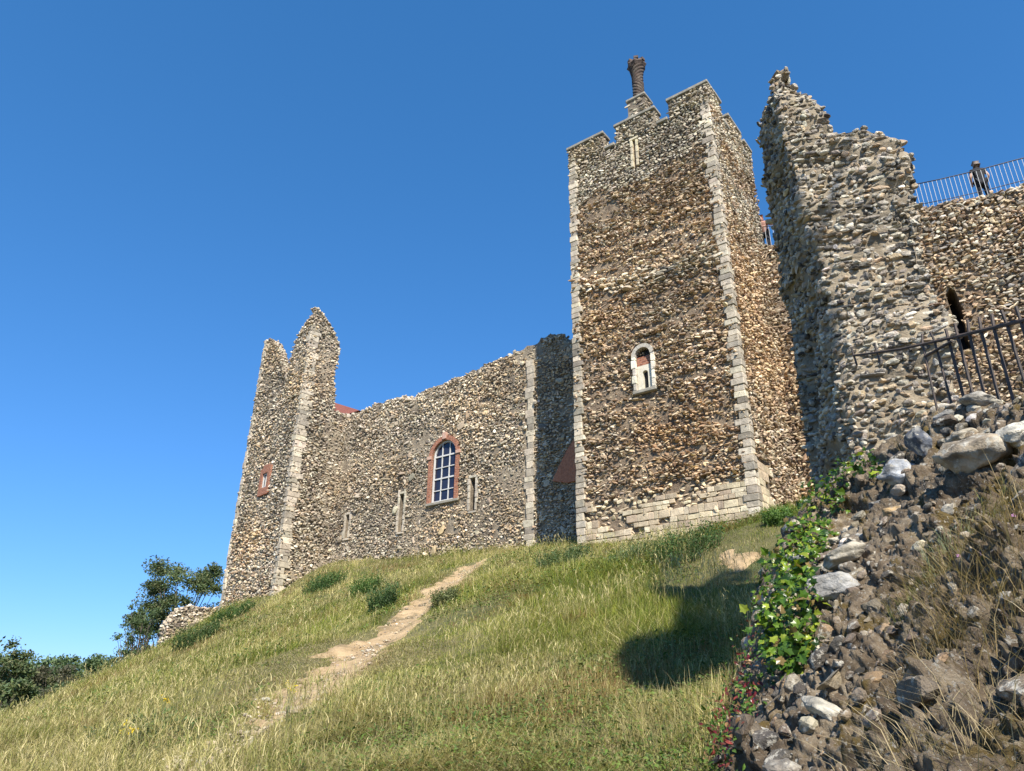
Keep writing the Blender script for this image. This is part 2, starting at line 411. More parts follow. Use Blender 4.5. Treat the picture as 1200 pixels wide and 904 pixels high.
# ================================================================== CASTLE FRAME
D1 = v3(-.793, .609); D1 /= np.linalg.norm(D1); D2 = v3(D1[1], -D1[0])      # along the front to the left; into the castle
TW = 5.6; TD = 3.521 * TW
PR = v3(TD * math.sin(math.radians(19.05)), TD * math.cos(math.radians(19.05)))
N1 = -D2; N2 = -D1                                                          # front face normal, right face normal
CORE = .10                                                                  # wall core lies this far behind the dressed corners

HP = 3.5                                                                    # the hall wall stands this far behind the tower front
KH = (PR @ D2 + HP) / (PR @ D2 + 5.5)
def fu(u): return KH * u + (KH - 1) * float(PR @ D1)
def fz(z): return KH * z
def dm(d): return d if d < 3 else 3 + (d - 3) * .68

# ================================================================== GROUND
GP = [(0, 0, -1.6), (0, -8, -2.4), (-12, -10, -3.0), (9, -8, -.6), (-3, 1, -1.35),
      tuple(at(0, 904, 8.5)), tuple(at(300, 904, 6.6)), tuple(at(600, 904, 5.2)), tuple(at(840, 904, 4.7)),
      (2.0, 22.05, 4.66), (6.44, 18.64, 3.98), (4.2, 20.3, 4.40),
      *[tuple(KH * np.array(p)) for p in ((1.0, 29.7, 6.25), (-3.7, 33.4, 6.6), (-9, 37.3, 6.85), (-10.94, 35.46, 5.05), (-14.76, 39.28, 4.85), (4.6, 25.8, 5.9))],
      (9.0, 21.9, 6.3), (14, 19.6, 6.6), (22, 15.6, 6.6),
      tuple(at(905, 612, 15)), tuple(at(870, 668, 12.5)),
      *[tuple(at(u, v, d) - np.array([0, 0, .55])) for u, v, d in ((140, 770, 38), (0, 838, 38), (215, 733, 38.5), (0, 838, 24), (70, 803, 26), (140, 770, 28))],
      tuple(at(0, 860, 13)), (-25, 52, -1.4), (-36, 46, -2.6), (-42, 25, -2.9), (-22, 12, -2.3), (-14, 3, -2.2),
      (0, 44, 6.5), (15, 36, 7), (26, 26, 7), (-12, 48, 5.2), (9, 3, 1.4), (14, 8, 3.8), (-10, 62, 2)]
GT = TPS(GP)
def ground0(x, y):
    h = GT(x, y)
    r = np.hypot(np.asarray(x) - 0, np.asarray(y) - 22)
    w = smooth(44, 75, r); h = h * (1 - w) + (-3.0) * w
    return h
_pathready = False
def ground(x, y):
    p = np.stack([np.asarray(x, float), np.asarray(y, float)], -1)
    near = 1 - smooth(40, 80, np.hypot(p[..., 0], p[..., 1] - 15))
    dip = 0
    if _pathready:
        dip = np.zeros(np.shape(x)); k = (np.abs(p[..., 0] + 4) < 14) & (p[..., 1] > 2) & (p[..., 1] < 36)
        if k.any(): dip[k] = .11 * (1 - smooth(.3, 1.3, path_dist(p[..., 0][k], p[..., 1][k]) + .3 * noise(p[k], 1.1, 31)))
    return ground0(x, y) - dip + near * (.10 * noise(p, .45, 5) + .045 * noise(p, 1.3, 6)) * smooth(1.0, 4.0, np.hypot(p[..., 0], p[..., 1]))
def march(u, v, hf, d0=1.0, d1=70, n=900):
    r = ray(u, v); r = r / math.hypot(r[0], r[1])
    d = np.geomspace(d0, d1, n); z = hf(r[0] * d, r[1] * d); k = np.where(z >= r[2] * d)[0]
    if not len(k): return None
    return r * d[k[0]]

# path: left and right edge in the photo, followed down the bank
PATH_PX = [((546, 661), (566, 657)), ((505, 688), (540, 684)), ((458, 730), (497, 716)), ((402, 772), (446, 752)), ((338, 816), (374, 803)),
           ((285, 858), (322, 846)), ((248, 886), (280, 872)), ((196, 912), (225, 900)), ((150, 945), (185, 925))]
PATH = []
for a, b in PATH_PX:
    A = march(*a, ground); B = march(*b, ground)
    if A is not None and B is not None: PATH.append(((A + B) / 2, .27 * np.linalg.norm(A - B)))
PX = np.array([p[0][:2] for p in PATH]); PW = np.array([p[1] * (1 + .16 * i) for i, p in enumerate(PATH)])
def path_dist(x, y):
    """distance to the path's centre line divided by its half width there"""
    p = np.stack([x, y], -1); best = np.full(np.shape(x), 9e9)
    for i in range(len(PX) - 1):
        a, b = PX[i], PX[i + 1]; ab = b - a; t = np.clip(((p - a) @ ab) / (ab @ ab), 0, 1)
        w = PW[i] * (1 - t) + PW[i + 1] * t
        best = np.minimum(best, np.linalg.norm(p - (a + t[..., None] * ab), axis=-1) / w)
    return best
SP = [march(u, v, ground) for u, v in ((852, 646), (880, 646), (878, 676), (862, 672))]
SP = np.array([p[:2] for p in SP if p is not None])
def small_patch(x, y):
    c = SP.mean(0); r = np.abs(SP - c).max(0) * .62 + .1
    return np.hypot((x - c[0]) / r[0], (y - c[1]) / r[1])
def worn(x, y):
    p = np.stack([x, y], -1); wob = .45 * noise(p, 1.1, 31) + .4 * noise(p, 3.1, 32)
    return np.minimum(path_dist(x, y), small_patch(x, y)) + wob

_pathready = True
def build_ground():
    def axis(c0, c1, step, far):
        core = np.arange(c0, c1 + 1e-6, step); g = [step]; 
        ext = []; d = step; s = 0
        while s < far: d *= 1.22; s += d; ext.append(s)
        ext = np.array(ext); return np.r_[c0 - ext[::-1], core, c1 + ext]
    xs = axis(-26, 16, .22, 3500); ys = axis(-2, 44, .22, 3500)
    X, Y = np.meshgrid(xs, ys); Zg = ground(X, Y)
    V = np.stack([X, Y, Zg], -1).reshape(-1, 3); nx, ny = len(xs), len(ys)
    i = np.arange(nx - 1)[None] + (np.arange(ny - 1) * nx)[:, None]
    Fq = np.stack([i, i + 1, i + nx + 1, i + nx], -1).reshape(-1, 4)
    me = np_mesh('grass_bank', V, Fq.ravel(), np.full(len(Fq), 4), None, True)
    m = m_solid('turf_soil', (.075, .075, .022), (.16, .135, .055), 1.4, .95, bump=.8, bdist=.05, bscale=18, c3=(.05, .07, .018), s3=.35)
    tag(link('grass_bank', me, m), kind='structure')
    # worn earth path, a thin sheet over the turf with a ragged edge
    def sheet(name, xs, ys, fn, mm):
        X, Y = np.meshgrid(xs, ys); d = fn(X, Y); nx = len(xs)
        Zs = ground(X, Y) + .035 * (1 - smooth(.6, 1.25, d)) - .03 * smooth(1.0, 1.4, d) + .035 * noise(np.stack([X, Y], -1), 3, 3) + .02 * noise(np.stack([X, Y], -1), 8, 4)
        i = np.arange(len(xs) - 1)[None] + (np.arange(len(ys) - 1) * nx)[:, None]
        Fq = np.stack([i, i + 1, i + nx + 1, i + nx], -1).reshape(-1, 4)
        keep = (d.ravel()[Fq].min(1) < 1.25); Fq = Fq[keep]
        us, inv = np.unique(Fq.ravel(), return_inverse=True)
        me = np_mesh(name, np.stack([X, Y, Zs], -1).reshape(-1, 3)[us], inv, np.full(len(Fq), 4), None, True)
        tag(link(name, me, mm), kind='structure')
    earth = m_solid('bare_sandy_earth', (.33, .225, .115), (.50, .36, .20), 3.2, .95, bump=1, bdist=.06, bscale=11, c3=(.22, .16, .08), s3=1.8)
    b0 = PX.min(0) - 1; b1 = PX.max(0) + 1
    sheet('dirt_path', np.arange(b0[0], b1[0], .07), np.arange(b0[1], b1[1], .07),
          lambda x, y: path_dist(x, y) + .45 * noise(np.stack([x, y], -1), 1.1, 31) + .4 * noise(np.stack([x, y], -1), 3.1, 32), earth)
    c = SP.mean(0)
    sheet('worn_earth_patch', np.arange(c[0] - 2.2, c[0] + 2.2, .06), np.arange(c[1] - 2.2, c[1] + 2.2, .06),
          lambda x, y: small_patch(x, y) + .35 * noise(np.stack([x, y], -1), 1.1, 31) + .25 * noise(np.stack([x, y], -1), 3.1, 32), earth)
build_ground()
def path_stones():
    g = np.random.default_rng(31); C, S_ = [], []
    for _ in range(2600):
        i = g.integers(len(PX) - 1); q = PX[i] + (PX[i + 1] - PX[i]) * g.random() + g.normal(0, .45 * PW[i], 2); C.append((q[0], q[1])); S_.append(math.exp(g.normal(math.log(.014), .55)))
    C = np.array(C); n = len(C); sc = np.array(S_); z = ground(C[:, 0], C[:, 1]) + .03
    a = g.uniform(0, 6.28, n); ax = np.stack([np.stack([np.cos(a), np.sin(a), 0 * a], 1), np.stack([-np.sin(a), np.cos(a), 0 * a], 1), np.tile(Z, (n, 1))], 1)
    o = stone_obj('loose_gravel', [place(ROCK0, np.c_[C, z + sc * .2], ax, np.c_[sc, sc * .75, sc * .6], pal([(.42, .34, .23), (.30, .24, .16), (.5, .44, .34)], [3, 3, 1], n, g), 3)], M['flint'], None)
    tag(o, kind='stuff')
path_stones()

def uz(u, v, O, U, n):
    q = onpl(u, v, O, n) - O; return float(q @ U), float(q[2])

def build_tower():
    t = thing('castle_tower', 'tall square flint tower with battlements and a twisted brick chimney', 'tower', tuple(PR + D1 * 2.8 + D2 * 2.2 + Z * 4.2))
    O = PR - N1 * CORE; O2 = PR - N2 * CORE
    Zt = 19.02
    win = arch(2.78, 3.30, 9.22, 10.36)
    body = bmesh.new()
    B = PR + D1 * 0 
    basis_box(body, B, D1, Z, D2, CORE, TW - .05, 2.0, Zt, .62, 4.0)
    basis_box(body, B, D1, Z, D2, CORE + .6, TW - .3, 2.0, 14.0, 4.0, 6.2)
    w = bm_obj('wall', body, M['mortar'], t)
    plate('front_wall', O, D1, Z, N1, [(CORE, 2.0), (TW - .05, 2.0), (TW - .05, Zt), (CORE, Zt)], [win], .515, M['mortar'], t)
    # battlements
    front = [(4.08, 5.6), (1.98, 3.54), (0, 1.44)]
    right = [(1.80, 2.95), (3.28, 4.0)]
    zc = {0: 19.80, 1: 19.80, 2: 19.80}
    parts_top = []
    def merlon(bmk, P, U, Nn, a, b, z0, z1, th=.45):
        mo = bmesh.new(); basis_box(mo, P, U, Z, -Nn, a, b, z0, z1, .03, th)
        m_ = bm_obj('merlon', mo, M['mortar_grey'], t)
        co = bmesh.new(); basis_box(co, P, U, Z, -Nn, a - .05, b + .05, z1, z1 + .13, -.06, th + .05)
        bm_obj('coping', co, M['coping'], m_, .02)
        st = [facing(P, U, Z, Nn, a + .04, b - .02, z0, z1 - .03, lambda u, v: np.ones_like(u, bool), P_TOP, (.13, .07), .0, .012, .05, seed=int(a * 100) + 5)]
        # the cheeks
        for e, nn in ((a, -U), (b, U)):
            st.append(facing(P + U * e, -Nn, Z, nn, .05, th, z0, z1 - .03, lambda u, v: np.ones_like(u, bool), P_TOP, (.13, .07), -.02, .01, .05, seed=int(e * 100) + 9))
        stone_obj('flint_facing', st, M['flint'], m_)
    for i, (a, b) in enumerate(front): merlon(None, PR, D1, N1, a, b, Zt, 19.80)
    for a, b in right: merlon(None, PR, D2, N2, a, b, Zt, 19.72 - .1 * (a > 3))
    # corner merlon continues along the right side
    mo = bmesh.new(); basis_box(mo, PR, D2, Z, D1, .46, 1.15, Zt, 19.80, .03, .45); m_ = bm_obj('merlon', mo, M['mortar_grey'], t)
    co = bmesh.new(); basis_box(co, PR, D2, Z, D1, .505, 1.2, 19.803, 19.93, -.06, .5); bm_obj('coping', co, M['coping'], m_, .02)
    stone_obj('flint_facing', [facing(PR, D2, Z, N2, .05, 1.15, Zt, 19.77, lambda u, v: np.ones_like(u, bool), P_TOP, (.13, .07), 0, .012, .05, seed=88)], M['flint'], m_)
    # low parapet copings in the gaps
    for U_, V_, a, b in ((D1, D2, 3.6, 4.02), (D1, D2, 1.5, 1.92), (D2, D1, 1.2, 1.75), (D2, D1, 3.0, 3.23)):
        cp = bmesh.new(); basis_box(cp, PR, U_, Z, V_, a, b, Zt + .002, Zt + .14, -.05, .5); bm_obj('parapet_coping', cp, M['coping'], t, .02)
    # front flint: smooth parapet band above, torn and weathered core below
    wx, wz = 3.04, 9.95
    def er_line(u): return 17.25 + .25 * np.sin(u * 2.1) + .5 * noise(np.stack([u, u * 0], -1), 1.1, 4)
    def m_front(u, v):
        k = ~((np.abs(u - wx) < .38) & (v > 9.08) & (v < 10.78)) & ~((np.abs(u - 2.83) < .17) & (v > 17.6) & (v < 18.95))
        return k & (u > .06) & (u < TW - .06) & ~ash(u, v)
    def ash(u, v):
        return v < 5.95 + .18 * noise(np.stack([u, v], -1), .9, 8)
    def torn(u, v):
        p = np.stack([u, v], -1)
        return v < er_line(u)
    def prot_er(u, v):
        p = np.stack([u, v * 2.6], -1)
        w = v + .12 * noise(np.stack([u, v], -1), .8, 25); return -.01 + .05 * fbm(p, 1.25, 3, 21) + .055 * noise(np.stack([u * .7, w * 5.5], -1), 1.0, 23)
    st = [facing(O, D1, Z, N1, .05, TW - .05, 5.7, Zt, lambda u, v: m_front(u, v) & torn(u, v), P_TOWER, (.165, .062), prot_er, .03, .085, seed=11, jit=.35, tilt=.18, skip=.10, irregular=.45),
          facing(O, D1, Z, N1, .05, TW - .05, 5.7, Zt, lambda u, v: m_front(u, v) & torn(u, v), P_TOWER, (.10, .05), lambda u, v: prot_er(u, v) + .01, .03, .045, seed=10, jit=.6, tilt=.3, skip=.35),
          facing(O, D1, Z, N1, .05, TW - .05, 16.3, Zt, lambda u, v: m_front(u, v) & ~torn(u, v), P_TOP, (.125, .07), .065, .012, .035, seed=12)]
    # string of paler, flatter courses
    st.append(facing(O, D1, Z, N1, .3, TW - .3, 12.3, 13.6, lambda u, v: m_front(u, v) & (noise(np.stack([u * .6, v * 2], -1), 1, 77) > .15), P_TOP, (.22, .09), .06, .02, .07, seed=13))
    stone_obj('flint_facing', st, M['flint'], t)
    # right side
    def m_right(u, v): return (v < 18.98) & (u < 3.98)
    st = [facing(O2, D2, Z, N2, .05, 3.98, 4.4, Zt, lambda u, v: m_right(u, v) & ~((v < 6.6) & (u < 1.3)), P_TOWER, (.145, .065), lambda u, v: .05 + .05 * fbm(np.stack([u, v * 1.6], -1), 1.2, 3, 41), .022, .05, seed=14, skip=.10, irregular=.5, tilt=.26, jit=.45),
          facing(O2, D2, Z, N2, .05, 3.96, 15.2, Zt, lambda u, v: (noise(np.stack([u, v], -1), .8, 5) > -.1), P_TOP, (.13, .07), .08, .012, .035, seed=16)]
    stone_obj('flint_facing', st, M['flint'], t)
    # dressed corners
    q = [quoins(PR, D1, Z, N1, 3.4, 19.0, 1, 5, (.16, .25), ((.35, .26), (.29, .31)), P_ASH, .0, other=(D2, N2))]
    stone_obj('quoin_strip', q, M['ashlar'], t)
    q = [quoins(PR + D1 * TW, -D1, Z, N1, 4.2, 19.0, 1, 6, (.16, .25), ((.37, .3), (.30, .4)), P_ASH, .0, other=(D2, D1))]
    stone_obj('quoin_strip', q, M['ashlar'], t)
    # ashlar plinth with robbed gaps
    g = np.random.default_rng(4); rects = []; z = 3.5
    while z < 6.0:
        h = g.uniform(.13, .24); u = .3
        while u < TW - .32:
            w_ = g.uniform(.13, .42)
            gap = noise(np.array([u * 1.2, z * 3.2, 0.]), 1.0, 61) > .34 or (abs(u - 1.9) < .5 and abs(z - 5.35) < .16)
            if not gap and bool(ash(np.array([u + w_ / 2]), np.array([z + h]))[0] or z < 5.75): rects.append((u, min(u + w_, TW - .32), z, z + h * g.uniform(.86, 1)))
            u += w_
        z += h
    stone_obj('ashlar_plinth', [blocks(PR, D1, Z, N1, rects, P_ASHW, 3, -.012, .13, .12, .035)], M['ashlar'], t)
    rects = []; z = 3.6
    while z < 6.4:
        h = g.uniform(.17, .27); u = .2
        while u < 1.5 + .7 * math.sin(z * 3):
            w_ = g.uniform(.2, .4); rects.append((u, u + w_, z, z + h)); u += w_
        z += h
    stone_obj('ashlar_plinth', [blocks(PR, D2, Z, N2, rects, P_ASHW, 9, -.02, .12, .13)], M['ashlar'], t)
    st = [facing(O, D1, Z, N1, .3, TW - .3, 3.6, 6.0, lambda u, v: ash(u, v), P_ASHW, (.2, .12), -.01, .02, .06, seed=17)]
    stone_obj('rubble_infill', st, M['flint'], t)
    # blocked loop below the parapet
    k = [(2.70, 2.80, 17.68 + i * .3, 17.68 + (i + 1) * .3 - .01) for i in range(4)] + [(2.90, 3.0, 17.68 + i * .3, 17.68 + (i + 1) * .3 - .01) for i in range(4)] + [(2.66, 3.04, 18.88, 18.98)]
    lo = stone_obj('blocked_loop', [blocks(PR, D1, Z, N1, k, ([(.62, .54, .36), (.55, .47, .32)], [1, 1]), 2, .0, .16)], M['ashlar'], t)
    # window: pale stone surround, brick blocking, lancet
    wd = thing('window', None, None); wd.parent = t; wd.location = -Vector(t.location)
    rects = []; z = 9.2
    for s in (0, 1):
        z = 9.22
        while z < 10.3:
            h = rnd.uniform(.22, .34); w_ = rnd.uniform(.10, .16); z1 = min(z + h, 10.36)
            rects.append((2.78 - w_, 2.78, z, z1) if s == 0 else (3.30, 3.30 + w_, z, z1)); z = z1 + .002
    pale = ([(.66, .60, .47), (.72, .67, .54), (.58, .52, .41)], [2, 2, 1])
    for sd in (0, 1): stone_obj('jamb', [blocks(PR, D1, Z, N1, [r for r in rects if (r[0] > 3) == bool(sd)], pale, 8 + sd, .02, .2)], M['ashlar'], wd)
    bm = bmesh.new(); ns = 9
    for i in range(ns):
        a0 = math.pi * i / ns + .01; a1 = math.pi * (i + 1) / ns - .01
        ps = [(math.cos(a) * r, math.sin(a) * r) for r, a in ((.26, a0), (.385, a0), (.385, a1), (.26, a1))]
        f_ = [bm.verts.new(Vector(PR + D1 * (3.04 + x) + Z * (10.36 + y) + N1 * .02)) for x, y in ps]
        b_ = [bm.verts.new(Vector(PR + D1 * (3.04 + x) + Z * (10.36 + y) - N1 * .16)) for x, y in ps]
        bm.faces.new(f_); bm.faces.new(b_[::-1])
        for j in range(4): bm.faces.new((f_[j], b_[j], b_[(j + 1) % 4], f_[(j + 1) % 4]))
    bm_obj('arch', bm, m_solid('grey_stone_arch', (.36, .32, .26), (.5, .46, .38), 6, bump=.4), wd)
    sl = bmesh.new(); basis_box(sl, PR, D1, Z, N1, 2.64, 3.44, 9.09, 9.21, -.2, .04); bm_obj('sill', sl, M['coping'], wd, .02)
    bk = bmesh.new(); basis_box(bk, PR, D1, Z, N1, 2.785, 3.295, 10.05, 10.36, -.3, -.12); bm_obj('brick_blocking', bk, M['brick'], wd)
    st = [facing(PR - N1 * .24, D1, Z, N1, 2.79, 3.29, 10.37, 10.64, lambda u, v: np.hypot(u - 3.04, v - 10.36) < .25, P_TOWER, (.14, .08), .0, .01, .05, seed=19)]
    stone_obj('rubble_blocking', st, M['flint'], wd)
    slit = arch(2.94, 3.12, 9.26, 9.78, 8)
    plate('lancet_panel', PR - N1 * .10, D1, Z, N1, [(2.785, 9.212), (3.295, 9.212), (3.295, 10.045), (2.785, 10.045)], [slit], .15, m_solid('pale_window_stone', (.55, .50, .39), (.68, .63, .50), 5, bump=.4), wd)
    dk = bmesh.new(); basis_box(dk, PR, D1, Z, N1, 2.79, 3.29, 9.2, 10.6, -.5, -.22); bm_obj('black_backing', dk, M['dark'], wd)  # black slab painting the darkness behind the slit
    # chimney
    ch = thing('chimney', None, None); ch.parent = t; ch.location = -Vector(t.location)
    c = PR + D1 * 2.86 + D2 * .75
    zp = uz(745, 121, PR + D2 * .75, D1, N1)[1]; zt = uz(743, 74, PR + D2 * .75, D1, N1)[1] - .14
    bx = bmesh.new(); basis_box(bx, c, D1, Z, D2, -.34, .34, 18.9, zp - .14, -.30, .30); bm_obj('pedestal', bx, M['mortar_grey'], ch)
    pd = bmesh.new(); basis_box(pd, c, D1, Z, D2, -.40, .40, zp - .137, zp, -.36, .36); bm_obj('pedestal_cap', pd, M['coping'], ch, .03)
    st = [facing(c + N1 * .30, D1, Z, N1, -.33, .33, 19.3, zp - .16, lambda u, v: np.hypot(u + .02, v - zp + .5) > .12, P_TOP, (.2, .12), 0, .01, .04, seed=31),
          facing(c + N2 * .34, D2, Z, N2, -.29, .29, 19.3, zp - .16, lambda u, v: np.ones_like(u, bool), P_ASHW, (.2, .12), 0, .01, .04, seed=32)]
    stone_obj('flint_facing', st, M['flint'], ch)
    # twisted shaft: lobed section turning as it rises
    nz, nth = 220, 60; vs = []
    for i in range(nz):
        tt = i / (nz - 1); z = zp + .005 + (zt - zp - .24) * tt; r0 = .205 + .075 * max(0, (tt - .72) / .28) ** 1.3
        for k in range(nth):
            a = 2 * math.pi * k / nth; ph = 3 * a + (1 if tt < .5 else -1) * 2 * math.pi * 5.5 * (tt - .5)
            r = r0 * (1 + .17 * abs(math.sin(ph / 1.0)) ** .6 - .08)
            vs.append(c + v3(math.cos(a) * r, math.sin(a) * r, z))
    fs = [(i * nth + k, i * nth + (k + 1) % nth, (i + 1) * nth + (k + 1) % nth, (i + 1) * nth + k) for i in range(nz - 1) for k in range(nth)]
    me = np_mesh('shaft', np.array(vs), np.array(fs).ravel(), np.full(len(fs), 4), None, True)
    link('shaft', me, m_solid('dark_old_brick', (.03, .02, .016), (.085, .055, .04), 10, bump=.6, bscale=30, c3=(.15, .125, .09), s3=6), ch)
    bm = bmesh.new(); n = 8
    for r0, r1, z0, z1 in ((.29, .36, zt - .235, zt - .12), (.36, .31, zt - .117, zt)):
        ra = []
        for z, r in ((z0, r0), (z1, r1)):
            ra.append([bm.verts.new(Vector(c + v3(math.cos(2 * math.pi * k / (2 * n)) * r * (1.08 if k % 2 else .92), math.sin(2 * math.pi * k / (2 * n)) * r * (1.08 if k % 2 else .92), z))) for k in range(2 * n)])
        for k in range(2 * n): bm.faces.new((ra[0][k], ra[0][(k + 1) % (2 * n)], ra[1][(k + 1) % (2 * n)], ra[1][k]))
        bm.faces.new(ra[0][::-1]); bm.faces.new(ra[1])
    bm_obj('chimney_cap', bm, m_solid('sooty_brick', (.05, .035, .03), (.13, .09, .07), 9, bump=.5), ch)
    # ring of brick points on top of the cap
    bm = bmesh.new()
    for k in range(6):
        a = k * math.pi / 3 + .3; p = c + v3(math.cos(a) * .27, math.sin(a) * .27, 0)
        basis_box(bm, p, v3(math.cos(a), math.sin(a)), v3(-math.sin(a), math.cos(a)), Z, -.07, .07, -.09, .09, zt - .01, zt + .12)
    bm_obj('cap_crest', bm, bpy.data.materials['sooty_brick'], ch, .012)
build_tower()

# ================================================================== HALL RANGE WALL
def build_hall():
    O0 = PR + D2 * HP
    t = thing('hall_wall', 'long lower flint curtain wall with a tall arched brick window', 'wall', tuple(O0 + D1 * 15 + Z * 6.5))
    O = O0 - N1 * .06
    top_px = [(663, 400), (655, 393), (645, 392), (627, 404), (600, 415), (560, 432), (525, 447), (492, 461), (487, 466), (470, 464), (440, 474), (424, 482), (412, 487), (396, 492)]
    top = [uz(u, v, O, D1, N1) for u, v in top_px]
    top = [(4.4, 14.2)] + [p for p in top if p[0] > 4.5] + [(22.6, 13.7)]
    rr = np.random.default_rng(3); fine = []
    for (a, b), (c, d) in zip(top, top[1:]):
        for k in range(6):
            s = k / 6; fine.append((a + (c - a) * s, b + (d - b) * s + rr.normal(0, .05)))
    fine.append(top[-1])
    u0, u1, zb, zs = fu(15.54), fu(17.02), fz(9.02), fz(11.24); big = arch(u0, u1, zb, zs, 14); bo = arch(u0 - .19, u1 + .19, zb - .02, zs + .07, 14)
    SL = [(fu(a), fu(a) + w_, fz(c), fz(d)) for a, w_, c, d in ((22.54, .24, 8.12, 9.15), (18.74, .27, 7.95, 9.62), (14.32, .27, 8.32, 9.65))]; slits = [arch(*q, 8) for q in SL]
    putlog = [(fu(a), fz(b)) for a, b in ((12.65, 11.9), (13.6, 10.6), (17.9, 12.6), (19.8, 12.0), (20.6, 10.2), (18.2, 10.7), (15.0, 7.3))]
    holes = [big] + slits + [[(a - .07, b - .08), (a + .07, b - .08), (a + .07, b + .08), (a - .07, b + .08)] for a, b in putlog]
    plate('wall', O, D1, Z, N1, [(4.4, 3.0), (22.6, 3.0)] + fine[::-1], holes, 1.4, M['mortar_grey'], t)
    out = [(4.4, 3.0), (22.6, 3.0)] + [(a, b - .04) for a, b in fine[::-1]]
    pl = [(fu(a), fz(b)) for a, b in ((8.5, 8.75), (9.4, 8.7), (10.15, 8.9), (9.95, 9.25), (9.72, 9.62), (9.4, 10.12), (9.05, 10.5), (8.5, 10.8))]
    def m_(u, v):
        k = inpoly(u, v, out) & ~inpoly(u, v, bo) & ~((np.abs(u - fu(11.35)) < .25) & (v < fz(14.6)))
        for a, b, z0, z1 in [(a - .12, b + .12, c - .1, d + .24) for a, b, c, d in SL] + [(a - .06, a + .06, b - .07, b + .07) for a, b in putlog]:
            k &= ~((u > a) & (u < b) & (v > z0) & (v < z1))
        k &= ~inpoly(u, v, pl); q_ = np.stack([u, v], -1); k &= noise(q_, 2.6, 172) < .74
        return k
    pr = lambda u, v: .02 + .05 * fbm(np.stack([u, v], -1), .9, 3, 71) + .03 * fbm(np.stack([u, v], -1), .25, 2, 72)
    st = [facing(O, D1, Z, N1, 7.2, 22.2, 4.9, 14.8, m_, P_HALL, (.12, .066), pr, .02, .042, ROCK1, 51, jit=.5, tilt=.25, irregular=.5, skip=.08),
          facing(O, D1, Z, N1, 7.2, 22.2, 4.9, 14.8, lambda u, v: m_(u, v), P_HALL, (.26, .18), lambda u, v: pr(u, v) + .005, .02, .05, ROCK1, 52, jit=.9, tilt=.3, irregular=.6, skip=.86)]
    # ragged stones along the broken top
    n = len(fine); P = np.array(fine); g = rr; C = []
    for (a, b), (c, d) in zip(fine, fine[1:]):
        if a < 7: continue
        for k in range(3):
            s = g.random(); C.append(O + D1 * (a + (c - a) * s) + Z * (b + (d - b) * s + g.uniform(-.12, .06)) - N1 * g.uniform(0, .5))
    C = np.array(C); A = np.tile(np.array([D1, Z, N1])[None], (len(C), 1, 1))
    st.append(place(ROCK1, C, A, np.c_[g.uniform(.06, .14, len(C)), g.uniform(.04, .10, len(C)), g.uniform(.06, .12, len(C))], pal(*P_HALL, len(C), g), 3))
    stone_obj('flint_facing', st, M['flint'], t)
    # old buttress scar: strip of dressed stones
    rects = []; z = 5.0; g = np.random.default_rng(8)
    while z < fz(14.6):
        h = g.uniform(.2, .34); a = fu(11.12) + g.uniform(-.05, .04); b = fu(11.5) + g.uniform(-.08, .16); rects.append((a, b, z, z + h)); z += h
    stone_obj('quoin_strip', [blocks(O0, D1, Z, N1, rects, P_ASH, 12, .02, .1, .12)], M['ashlar'], t)
    # arched window
    wd = thing('arched_window', None, None); wd.parent = t; wd.location = -Vector(t.location)
    cx = (u0 + u1) / 2; rA = (u1 - u0) / 2
    bm = bmesh.new(); prof = []
    inner = [(u1, zb), (u1, zs)] + [(cx + rA * math.cos(math.pi * k / 18), zs + rA * math.sin(math.pi * k / 18)) for k in range(1, 18)] + [(u0, zs), (u0, zb)]
    def off(p, d):
        x, y = p
        if y <= zs: return (x + (d if x > cx else -d), y)
        r = math.hypot(x - cx, y - zs); s = (r + d) / r; return (cx + (x - cx) * s, zs + (y - zs) * s)
    outer = [off(p, .17 if p[1] < zs - .05 else .20) for p in inner]
    rows = []
    for p, q in zip(inner, outer):
        rows.append([bm.verts.new(Vector(O0 + D1 * x + Z * y + N1 * n_)) for (x, y), n_ in ((p, -.17), (p, .03), (q, .03), (q, -.2))])
    for a, b in zip(rows, rows[1:]):
        for j in range(3): bm.faces.new((a[j], b[j], b[j + 1], a[j + 1]))
    bm_obj('brick_surround', bm, M['brick'], wd)
    pk = m_solid('pinkish_stone', (.42, .24, .17), (.52, .36, .28), 6, bump=.3)
    for u in (u0 - .27, u1 + .02): bm = bmesh.new(); basis_box(bm, O0, D1, Z, N1, u, u + .25, zs - .09, zs + .06, -.1, .075); bm_obj('impost', bm, pk, wd, .01)
    bm = bmesh.new(); basis_box(bm, O0, D1, Z, N1, cx - .11, cx + .11, zs + rA + .03, zs + rA + .34, -.1, .08); bm_obj('keystone', bm, pk, wd, .01)
    fr = bmesh.new(); n0, n1 = -.17, -.12
    def bar(a, b, c, d, m0=n0, m1=n1): basis_box(fr, O0, D1, Z, N1, a, b, c, d, m0, m1)
    bar(u0, u0 + .075, zb, zs, n0, n1 + .012); bar(u1 - .075, u1, zb, zs, n0, n1 + .012); bar(u0 + .078, u1 - .078, zb, zb + .085, n0, n1 + .008)
    for q in (1 / 3, 2 / 3): u = u0 + .04 + (u1 - u0 - .08) * q; bar(u - .019, u + .019, zb + .088, zs + rA * .84)
    for k in range(4): z = zb + .03 + (zs - zb - .03) * (k + 1) / 4; bar(u0 + .077, u1 - .077, z - .018, z + .018 + (.028 if k in (1, 3) else 0), n0 + .003, n1 + .004)
